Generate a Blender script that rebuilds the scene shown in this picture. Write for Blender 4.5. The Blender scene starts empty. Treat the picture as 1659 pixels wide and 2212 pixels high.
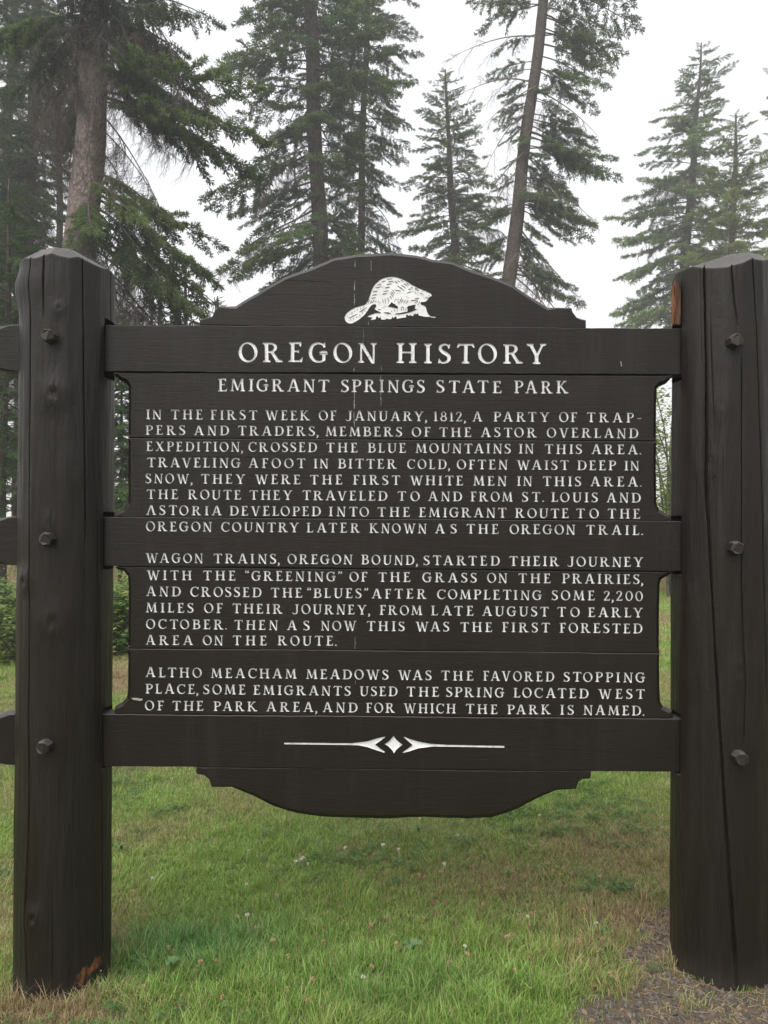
import bpy, bmesh, math, random, json
import numpy as np
from mathutils import Vector, Matrix
from mathutils.geometry import delaunay_2d_cdt
R = math.radians
SC = bpy.context.scene
COL = SC.collection
random.seed(5)
RNG = np.random.default_rng(5)

# ------------------------------------------------------------------ camera
F, PCX, PCY = 1721.0, 829.5, 1106.0          # focal length and centre, in units of a 1659 x 2212 picture
PITCH, ROLL, YAW = R(0.45), R(-0.26), R(0.63)
CAM = Vector((0, 0, 1.75))
def rot(v):
    x, y, z = v
    c, s = math.cos(ROLL), math.sin(ROLL); x, z = x*c + z*s, -x*s + z*c
    c, s = math.cos(PITCH), math.sin(PITCH); y, z = y*c - z*s, y*s + z*c
    c, s = math.cos(YAW), math.sin(YAW); x, y = x*c - y*s, x*s + y*c
    return Vector((x, y, z))
def ray(px, py): return rot(((px-PCX)/F, 1.0, -(py-PCY)/F))
def at(px, py, Y):
    v = ray(px, py); return CAM + v*(Y/v.y)
cd = bpy.data.cameras.new('camera'); cam = bpy.data.objects.new('camera', cd); COL.objects.link(cam)
m = Matrix.Identity(4)
for i, v in enumerate((rot((1,0,0)), rot((0,0,1)), -rot((0,1,0)))):
    for j in range(3): m[j][i] = v[j]
m.translation = CAM
cam.matrix_world = m
cd.sensor_fit = 'VERTICAL'; cd.sensor_height = 36; cd.lens = 36*F/2212
cd.clip_start = 0.05; cd.clip_end = 6000
SC.camera = cam

# ------------------------------------------------------------------ light
SUN_AZ, SUN_EL = R(215), R(52)               # behind the camera, to its left
W = bpy.data.worlds.new('World'); SC.world = W; W.use_nodes = True
nt = W.node_tree; nt.nodes.clear()
sky = nt.nodes.new('ShaderNodeTexSky'); sky.sky_type = 'NISHITA'; sky.sun_disc = False
sky.sun_elevation = SUN_EL; sky.sun_rotation = SUN_AZ; sky.air_density = 2; sky.dust_density = 6
hs = nt.nodes.new('ShaderNodeHueSaturation'); hs.inputs['Saturation'].default_value = 0.15
b1 = nt.nodes.new('ShaderNodeBackground'); b1.inputs['Strength'].default_value = 0.05
b2 = nt.nodes.new('ShaderNodeBackground'); b2.inputs['Color'].default_value = (0.945, 0.95, 1.0, 1); b2.inputs['Strength'].default_value = 0.76
add = nt.nodes.new('ShaderNodeAddShader'); out = nt.nodes.new('ShaderNodeOutputWorld')
nt.links.new(sky.outputs[0], hs.inputs['Color']); nt.links.new(hs.outputs[0], b1.inputs[0])
nt.links.new(b1.outputs[0], add.inputs[0]); nt.links.new(b2.outputs[0], add.inputs[1]); nt.links.new(add.outputs[0], out.inputs[0])
sl = bpy.data.lights.new('sun', 'SUN'); sl.energy = 1.9; sl.angle = R(60); sl.color = (1, 0.97, 0.92)
sun = bpy.data.objects.new('sun', sl); COL.objects.link(sun)
sd = Vector((math.sin(SUN_AZ)*math.cos(SUN_EL), math.cos(SUN_AZ)*math.cos(SUN_EL), math.sin(SUN_EL)))
sun.rotation_euler = sd.to_track_quat('Z', 'Y').to_euler()
SC.view_settings.view_transform = 'Standard'; SC.view_settings.look = 'None'
SC.view_settings.exposure = 0.32; SC.view_settings.gamma = 1.0; SC.view_settings.use_curve_mapping = False
SC.cycles.max_bounces = 6; SC.cycles.transparent_max_bounces = 8; SC.cycles.volume_bounces = 1

# ------------------------------------------------------------------ helpers
def link(o, parent=None):
    COL.objects.link(o)
    if parent is not None: o.parent = parent
    return o
def mesh_obj(name, V, Fs, mats, parent=None, mi=None, smooth=False, attrs=None):
    me = bpy.data.meshes.new(name); me.from_pydata([tuple(v) for v in V], [], [tuple(int(i) for i in f) for f in Fs])
    for mt in (mats if isinstance(mats, (list, tuple)) else [mats]): me.materials.append(mt)
    if mi is not None: me.polygons.foreach_set('material_index', np.asarray(mi, np.int32))
    if smooth: me.polygons.foreach_set('use_smooth', np.ones(len(me.polygons), bool))
    for k, a in (attrs or {}).items():
        at_ = me.attributes.new(k, 'FLOAT', 'POINT'); at_.data.foreach_set('value', np.asarray(a, np.float32))
    me.update()
    return link(bpy.data.objects.new(name, me), parent)
def empty(name, loc=(0,0,0), parent=None):
    o = bpy.data.objects.new(name, None); o.location = loc; o.empty_display_size = .2
    return link(o, parent)
def tag(o, label=None, cat=None, group=None, kind=None):
    for k, v in (('label', label), ('category', cat), ('group', group), ('kind', kind)):
        if v: o[k] = v
    return o
class MB:
    def __init__(s): s.v = []; s.f = []; s.n = 0; s.a = []
    def add(s, V, Fs, a=None):
        s.v.extend(V); s.f.extend([tuple(i+s.n for i in f) for f in Fs]); s.n += len(V)
        if a is not None: s.a.extend([a]*len(V))
    def tube(s, P, rad, seg=5, a=None, caps=False):
        V = []; P = [Vector(p) for p in P]
        for i, p in enumerate(P):
            d = (P[min(i+1, len(P)-1)] - P[max(i-1, 0)])
            d = d.normalized() if d.length > 1e-9 else Vector((0,0,1))
            u = d.orthogonal().normalized() if i == 0 else (u - d*u.dot(d)).normalized()
            w = d.cross(u); r = rad[i] if hasattr(rad, '__len__') else rad
            for k in range(seg):
                t = 2*math.pi*k/seg; V.append(p + u*(r*math.cos(t)) + w*(r*math.sin(t)))
        Fs = [(i*seg+k, i*seg+(k+1) % seg, (i+1)*seg+(k+1) % seg, (i+1)*seg+k) for i in range(len(P)-1) for k in range(seg)]
        if caps: Fs += [tuple(range(seg))[::-1], tuple(range((len(P)-1)*seg, len(P)*seg))]
        s.add(V, Fs, a)
    def obj(s, name, mats, parent=None, smooth=False, attr=None):
        return mesh_obj(name, s.v, s.f, mats, parent, smooth=smooth, attrs={attr: s.a} if attr else None)
def vnoise(x, y, seed=0):
    x = np.asarray(x, float); y = np.asarray(y, float)
    xi = np.floor(x).astype(np.int64); yi = np.floor(y).astype(np.int64); fx = x-xi; fy = y-yi
    fx = fx*fx*(3-2*fx); fy = fy*fy*(3-2*fy)
    def h(a, b):
        n = (a*374761393 + b*668265263 + seed*974634777) & 0x7fffffff
        n = ((n ^ (n >> 13))*1274126177) & 0x7fffffff
        return ((n ^ (n >> 16)) & 0xffff)/65535.0
    return (h(xi, yi)*(1-fx)+h(xi+1, yi)*fx)*(1-fy) + (h(xi, yi+1)*(1-fx)+h(xi+1, yi+1)*fx)*fy
def fbm(x, y, seed=0, o=3):
    s = 0; a = .5; t = 0
    for i in range(o): s = s + a*vnoise(np.asarray(x)*2**i, np.asarray(y)*2**i, seed+i); t += a; a *= .5
    return s/t

# ------------------------------------------------------------------ materials
class N:
    def __init__(s, name):
        s.m = bpy.data.materials.new(name); s.m.use_nodes = True; s.t = s.m.node_tree; s.t.nodes.clear()
        s.out = s.n('ShaderNodeOutputMaterial'); s.tc = s.n('ShaderNodeTexCoord'); s.geo = s.n('ShaderNodeNewGeometry')
    def n(s, t, **kw):
        x = s.t.nodes.new(t)
        for k, v in kw.items(): setattr(x, k, v)
        return x
    def l(s, a, b): s.t.links.new(a, b)
    def noise(s, scale, detail=4, rough=.6, stretch=None, src='Object', dist=0):
        x = s.n('ShaderNodeTexNoise'); x.inputs['Scale'].default_value = scale; x.inputs['Detail'].default_value = detail
        x.inputs['Roughness'].default_value = rough; x.inputs['Distortion'].default_value = dist
        c = s.geo.outputs['Position'] if src == 'World' else s.tc.outputs[src]
        if stretch:
            mp = s.n('ShaderNodeMapping'); mp.inputs['Scale'].default_value = stretch; s.l(c, mp.inputs[0]); c = mp.outputs[0]
        s.l(c, x.inputs['Vector']); return x.outputs[0]
    def ramp(s, fac, stops):
        x = s.n('ShaderNodeValToRGB'); e = x.color_ramp.elements
        while len(e) < len(stops): e.new(.5)
        for i, (p, c) in enumerate(stops): e[i].position = p; e[i].color = (*c, 1) if len(c) == 3 else c
        s.l(fac, x.inputs[0]); return x.outputs[0]
    def mix(s, f, a, b, bt='MIX'):
        x = s.n('ShaderNodeMix', data_type='RGBA', blend_type=bt)
        for k, v in ((0, f), (6, a), (7, b)):
            if hasattr(v, 'is_output'): s.l(v, x.inputs[k])
            else: x.inputs[k].default_value = v if k == 0 else (*v, 1)
        return x.outputs[2]
    def math(s, op, a, b=0.):
        x = s.n('ShaderNodeMath', operation=op)
        for i, v in enumerate((a, b)):
            if hasattr(v, 'is_output'): s.l(v, x.inputs[i])
            else: x.inputs[i].default_value = v
        return x.outputs[0]
    def attr(s, name, kind='GEOMETRY'):
        x = s.n('ShaderNodeAttribute', attribute_name=name, attribute_type=kind); return x.outputs['Fac']
    def bump(s, h, strength, dist=.01, normal=None):
        x = s.n('ShaderNodeBump'); x.inputs['Strength'].default_value = strength; x.inputs['Distance'].default_value = dist
        s.l(h, x.inputs['Height'])
        if normal: s.l(normal, x.inputs['Normal'])
        return x.outputs[0]
    def bsdf(s, color, rough=.7, normal=None, spec=.5):
        x = s.n('ShaderNodeBsdfPrincipled')
        if hasattr(color, 'is_output'): s.l(color, x.inputs['Base Color'])
        else: x.inputs['Base Color'].default_value = (*color, 1)
        if hasattr(rough, 'is_output'): s.l(rough, x.inputs['Roughness'])
        else: x.inputs['Roughness'].default_value = rough
        x.inputs['Specular IOR Level'].default_value = spec
        if normal: s.l(normal, x.inputs['Normal'])
        return x
    def done(s, sh): s.l(sh, s.out.inputs[0]); return s.m

def dark_paint(name, stretch, base=((.0092,.0062,.0042),(.0132,.0095,.0070)), wear=False, bs=.30):
    k = N(name)
    big = k.noise(3.0, 5, .6); fine = k.noise(9, 5, .65, stretch); speck = k.noise(140, 2, .5)
    c = k.ramp(big, [(.3, base[0]), (.7, base[1])])
    c = k.mix(k.ramp(fine, [(.5, (0,0,0)), (.8, (.25,.25,.25))]), c, (.011,.009,.008))
    c = k.mix(k.ramp(k.noise(26, 3, .7, src='Object'), [(.70, (0,0,0)), (.80, (.16,.16,.16))]), c, (.085,.08,.078))   # rubbed, chalky spots
    c = k.mix(k.ramp(speck, [(.78, (0,0,0)), (.82, (.4,.4,.4))]), c, (.12,.115,.11))
    oi = k.n('ShaderNodeObjectInfo'); c = k.mix(k.math('MULTIPLY', oi.outputs['Random'], .30), c, (.018,.0145,.0122))
    c = k.mix(k.ramp(k.noise(5, 4, .7, (3, 3, .25)), [(.52, (0,)*3), (.75, (.40,)*3)]), c, (.032,.029,.027))     # washed down dirt
    if wear:
        chk = k.noise(1.0, 2, .5, (55, 55, 1.3), dist=.3); dk = k.ramp(chk, [(.475, (0,)*3), (.495, (.55,)*3), (.505, (.55,)*3), (.525, (0,)*3)])
        dk = k.math('MULTIPLY', dk, k.ramp(k.noise(3, 2, .5, (2, 2, .6)), [(.45, (0,)*3), (.6, (1,)*3)])); c = k.mix(dk, c, (.005,.004,.003))
        w = k.attr('wound'); c = k.mix(w, c, k.ramp(k.noise(60, 5, .8, (1, 1, .25)), [(.36, (.03,.016,.010)), (.52, (.15,.055,.022)), (.72, (.27,.12,.05))]))
        g = k.attr('dust_sheen'); c = k.mix(g, c, (.17,.15,.13))  # greyish foot, plus sky sheen painted on the post top
    h = k.math('ADD', k.math('MULTIPLY', fine, .7), k.math('MULTIPLY', k.noise(70, 4, .7), .35))
    if wear: h = k.math('SUBTRACT', k.math('ADD', h, k.math('MULTIPLY', k.noise(22, 4, .7), .8)), dk)
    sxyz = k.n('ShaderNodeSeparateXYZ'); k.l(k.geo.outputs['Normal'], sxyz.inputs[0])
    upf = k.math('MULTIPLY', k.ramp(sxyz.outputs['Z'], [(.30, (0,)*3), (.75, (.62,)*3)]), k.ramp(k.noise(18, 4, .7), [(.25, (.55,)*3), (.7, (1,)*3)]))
    c = k.mix(upf, c, (.125,.118,.115))                          # sky sheen on upward faces, painted in as paler grey
    nrm = k.bump(h, bs, .005)
    r = k.ramp(k.noise(5, 5, .7), [(.3, (.36,)*3), (.7, (.50,)*3)])
    return k.done(k.bsdf(c, r, nrm, .28).outputs[0])
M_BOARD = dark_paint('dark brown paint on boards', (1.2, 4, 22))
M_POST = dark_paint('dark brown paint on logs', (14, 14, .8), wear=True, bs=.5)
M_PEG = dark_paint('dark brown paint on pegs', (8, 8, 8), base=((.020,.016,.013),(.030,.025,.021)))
def mk_white():
    k = N('white paint'); c = k.mix(k.ramp(k.noise(9, 4, .7), [(.45, (0,)*3), (.75, (.5,)*3)]), k.ramp(k.noise(70, 5, .75), [(.28, (.40,.37,.33)), (.48, (.80,.80,.81))]), (.56,.54,.51))
    return k.done(k.bsdf(c, .6, k.bump(k.noise(200, 3), .3, .002)).outputs[0])
M_WHITE = mk_white()
def simple(name, lo, hi, scale=20, rough=.8, stretch=None, bump=.5, bd=.01):
    k = N(name); n = k.noise(scale, 5, .65, stretch); c = k.ramp(n, [(.3, lo), (.7, hi)])
    return k.done(k.bsdf(c, rough, k.bump(n, bump, bd), .3).outputs[0])
M_DRIP = simple('pale drip stain', (.10,.10,.10), (.50,.50,.48), 120, .9)
M_SPLINT = simple('split orange wood', (.05,.022,.012), (.30,.14,.075), 40, .8, (3, 3, .3), .8)
M_RAW = simple('bare weathered wood', (.30,.26,.21), (.5,.46,.4), 90, .8)

def mk_bark(name, c1, c2, c3, sc=14):
    k = N(name); v = k.n('ShaderNodeTexVoronoi'); v.inputs['Scale'].default_value = sc
    mp = k.n('ShaderNodeMapping'); mp.inputs['Scale'].default_value = (1, 1, .55); k.l(k.tc.outputs['Object'], mp.inputs[0]); k.l(mp.outputs[0], v.inputs['Vector'])
    n = k.noise(sc*2.2, 5, .7)
    c = k.ramp(n, [(.3, c1), (.52, c2), (.72, c3)])
    c = k.mix(k.ramp(v.outputs['Distance'], [(.0, (.0,)*3), (.75, (.75,)*3)]), c, c1)
    c = k.mix(k.ramp(k.noise(1.1, 4, .6), [(.42, (0,)*3), (.65, (.6,)*3)]), c, tuple(x*.7 for x in c2))
    h = k.math('SUBTRACT', n, v.outputs['Distance'])
    return k.done(k.bsdf(c, .9, k.bump(h, .9, .05), .2).outputs[0])
M_BARK1 = mk_bark('scaly pinkish grey spruce bark', (.08,.055,.048), (.36,.29,.265), (.72,.63,.59), 17)
M_BARK2 = mk_bark('dark fir bark', (.045,.035,.03), (.12,.093,.082), (.22,.18,.165), 12)
M_TWIG = simple('bare twig bark', (.05,.038,.03), (.14,.115,.10), 8, .9)
M_TWIGP = simple('pale dead twig', (.12,.10,.08), (.30,.26,.22), 8, .9)

def mk_leaf(name, stops, transl=.3, attr='tone', rough=.6, tint=None):
    k = N(name); oi = k.n('ShaderNodeObjectInfo')
    f = k.math('ADD', k.math('MULTIPLY', k.attr(attr), .75), k.math('MULTIPLY', oi.outputs['Random'], .25))
    c = k.ramp(f, stops)
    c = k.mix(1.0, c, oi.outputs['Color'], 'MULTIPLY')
    b = k.bsdf(c, rough, None, .3)
    t = k.n('ShaderNodeBsdfTranslucent'); k.l(k.mix(1., c, (1.0, 1.1, .7), 'MULTIPLY'), t.inputs[0])
    mx = k.n('ShaderNodeMixShader'); mx.inputs[0].default_value = transl
    k.l(b.outputs[0], mx.inputs[1]); k.l(t.outputs[0], mx.inputs[2])
    return k.done(mx.outputs[0])
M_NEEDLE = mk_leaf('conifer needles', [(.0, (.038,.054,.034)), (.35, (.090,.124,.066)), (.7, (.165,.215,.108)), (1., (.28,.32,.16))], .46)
M_LEAF = mk_leaf('shrub leaves', [(.0, (.07,.12,.04)), (.45, (.16,.24,.075)), (.8, (.28,.35,.13)), (.93, (.42,.38,.15)), (1., (.42,.20,.10))], .42)

def mk_grass():
    k = N('grass blades')
    d = k.attr('dry', 'INSTANCER'); dk = k.attr('deep', 'INSTANCER'); t = k.attr('tone')
    g = k.ramp(t, [(0, (.115,.195,.034)), (.45, (.235,.385,.070)), (.8, (.37,.52,.125)), (1, (.54,.61,.25))])
    b = k.ramp(t, [(0, (.06,.15,.035)), (.6, (.12,.28,.070)), (1, (.23,.39,.15))])
    y = k.ramp(t, [(0, (.20,.145,.07)), (.5, (.38,.29,.15)), (1, (.55,.46,.28))])
    c = k.mix(k.ramp(dk, [(0,(0,)*3),(1,(1,)*3)]), g, b)
    pick = k.math('LESS_THAN', k.attr('pick'), d)
    c = k.mix(pick, c, y)
    p = k.bsdf(c, .55, None, .3); tr = k.n('ShaderNodeBsdfTranslucent'); k.l(c, tr.inputs[0])
    mx = k.n('ShaderNodeMixShader'); mx.inputs[0].default_value = .3
    k.l(p.outputs[0], mx.inputs[1]); k.l(tr.outputs[0], mx.inputs[2])
    return k.done(mx.outputs[0])
M_GRASS = mk_grass()
def mk_ground():
    k = N('lawn soil and thatch')
    n1 = k.noise(1.3, 6, .65, src='World'); n2 = k.noise(40, 4, .7, src='World'); n3 = k.noise(230, 3, .7, src='World')
    g = k.ramp(n2, [(.3, (.06,.09,.028)), (.5, (.11,.16,.048)), (.7, (.19,.22,.09))])
    th = k.ramp(n3, [(.3, (.06,.045,.028)), (.55, (.16,.125,.075)), (.75, (.30,.24,.15))])
    c = k.mix(k.ramp(n1, [(.35, (.25,)*3), (.7, (.75,)*3)]), g, th)
    far = k.attr('far'); c = k.mix(far, c, k.ramp(n1, [(.3, (.34,.28,.16)), (.7, (.44,.37,.22))]))
    gr = k.attr('grav')
    soil = k.ramp(n3, [(.3, (.05,.038,.030)), (.55, (.15,.11,.08)), (.75, (.34,.26,.18))])
    c = k.mix(gr, c, soil)
    c = k.mix(k.attr('dry'), c, th)
    h = k.math('ADD', n2, k.math('MULTIPLY', n3, .5))
    return k.done(k.bsdf(c, .95, k.bump(h, .6, .02), .15).outputs[0])
M_GROUND = mk_ground()
def mk_stone():
    k = N('dark gravel chips'); t = k.attr('tone')
    c = k.ramp(t, [(0, (.045,.038,.033)), (.6, (.115,.098,.086)), (.85, (.19,.165,.145)), (1, (.32,.21,.13))])
    c = k.mix(.35, c, k.ramp(k.noise(160, 4), [(.3, (.04,.037,.034)), (.7, (.19,.17,.155))]))
    return k.done(k.bsdf(c, .8, k.bump(k.noise(300, 3), .4, .002), .3).outputs[0])
M_STONE = mk_stone()

# ------------------------------------------------------------------ the ground
PL = at(125, 2168, 2.885); PR = at(1600, 2116, 2.885)
SLOPE = (PR.z-PL.z)/(PR.x-PL.x)
def gz(x, y):
    x = np.asarray(x, float); y = np.asarray(y, float)
    base = PL.z + SLOPE*2.2*np.tanh((x-PL.x)/2.2)
    near = np.exp(-((y-3)/3.5)**2)
    return base + (fbm(x*.5+9, y*.5+4, 3, 2)-.5)*.10*(1-near) + (fbm(x*3, y*3, 8, 2)-.5)*.02 - .0*y
def gpt(px, py):
    z = PL.z
    for _ in range(12):
        v = ray(px, py); p = CAM + v*((z-CAM.z)/v.z); z = float(gz(p.x, p.y))
    return p
GRAV = [gpt(*p) for p in ((1449,1965),(1385,1992),(1352,2050),(1335,2095),(1300,2140),(1250,2170),(1240,2250),(1300,2500),(1900,2500),(1950,2100),(1800,2010),(1650,1985),(1540,1965))]
GRAV = np.array([(p.x, p.y) for p in GRAV])
def in_poly(x, y, P):
    x = np.asarray(x); y = np.asarray(y); c = np.zeros(x.shape, bool); n = len(P)
    for i in range(n):
        x1, y1 = P[i]; x2, y2 = P[(i+1) % n]
        if y1 == y2: continue
        c ^= ((y >= min(y1, y2)) & (y < max(y1, y2))) & (x < (x2-x1)*(y-y1)/(y2-y1)+x1)
    return c
def grav_mask(x, y):
    jx = x + (fbm(x*9, y*9, 21)-.5)*.5; jy = y + (fbm(x*9, y*9, 31)-.5)*.5
    return in_poly(jx, jy, GRAV).astype(float)
def blob(x, y, px, py, sx, sy):
    p = gpt(px, py); return np.exp(-(((x-p.x)/sx)**2+((y-p.y)/sy)**2))
def dry_mask(x, y):
    d = np.clip((fbm(x*1.1+3, y*.8+1, 51)-.52)*3.4, 0, .7)*.68 + .06
    d = d + .85*blob(x, y, 30, 2195, .30, .14) + .6*blob(x, y, 160, 2200, .28, .09) + .55*blob(x, y, 225, 2000, .16, .3)
    d = d + .7*blob(x, y, 1400, 1985, .16, .12) + .30*blob(x, y, 1330, 1840, .45, .35) + .28*blob(x, y, 960, 1880, .35, .35) + .2*blob(x, y, 1050, 1960, .6, .35)
    d = d + .45*blob(x, y, 360, 1800, .25, .3) + .6*blob(x, y, 262, 1470, .8, 1.1) + .7*blob(x, y, 1440, 1340, 1.2, .8)+ .5*blob(x, y, 10, 1980, .3, .5)
    return np.clip(d, 0, 1)
def deep_mask(x, y):
    return np.clip(1.1*blob(x, y, 400, 2050, .42, .22) + .3*blob(x, y, 860, 1800, .7, .35) + .3*blob(x, y, 690, 1700, 1., .35) + .5*blob(x, y, 860, 2130, .35, .2), 0, 1)
def grade(lo, hi, c, step, grow):
    a = [c]; s = step
    while a[-1] < hi: a.append(a[-1]+s); s = step if a[-1] < c+1.2 else s*grow
    b = [c]; s = step
    while b[-1] > lo: b.append(b[-1]-s); s = step if b[-1] > c-1.2 else s*grow
    return np.array(b[:0:-1]+a)
gx = grade(-3000, 3000, 0., .045, 1.07); gy = grade(-3000, 4000, 3.6, .045, 1.07)
GX, GY = np.meshgrid(gx, gy); GZ = gz(GX, GY); nx = len(gx)
Vg = np.stack([GX.ravel(), GY.ravel(), GZ.ravel()], 1)
ii, jj = np.meshgrid(np.arange(len(gy)-1), np.arange(nx-1), indexing='ij'); q = (ii*nx+jj).ravel()
Fg = np.stack([q, q+1, q+nx+1, q+nx], 1)
gm = grav_mask(GX, GY).ravel()
mesh_obj('ground', Vg, Fg, M_GROUND, smooth=True, attrs={'grav': gm, 'dry': dry_mask(GX, GY).ravel()*.8*(np.hypot(Vg[:,0], Vg[:,1]) < 60),
         'far': np.clip((Vg[:,1]-15.5+1.5*(fbm(GX*.3, GY*.3, 77).ravel()-.5))/2., 0, 1)})['kind'] = 'structure'

# thin morning mist over the whole place
HAZE = 0.0026
hv = [(x, y, z) for x in (-3600, 3600) for y in (-3600, 4600) for z in (-4.2, 34.)]
hz = mesh_obj('haze', hv, [(0,1,3,2),(4,6,7,5),(0,4,5,1),(2,3,7,6),(0,2,6,4),(1,5,7,3)], [])
hm = bpy.data.materials.new('mist'); hm.use_nodes = True; hm.node_tree.nodes.clear()
pv = hm.node_tree.nodes.new('ShaderNodeVolumePrincipled'); mo = hm.node_tree.nodes.new('ShaderNodeOutputMaterial')
pv.inputs['Density'].default_value = HAZE; pv.inputs['Color'].default_value = (.93, .95, .98, 1); pv.inputs['Anisotropy'].default_value = .3
hm.node_tree.links.new(pv.outputs[0], mo.inputs['Volume']); hz.data.materials.append(hm); hz['kind'] = 'stuff'

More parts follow.
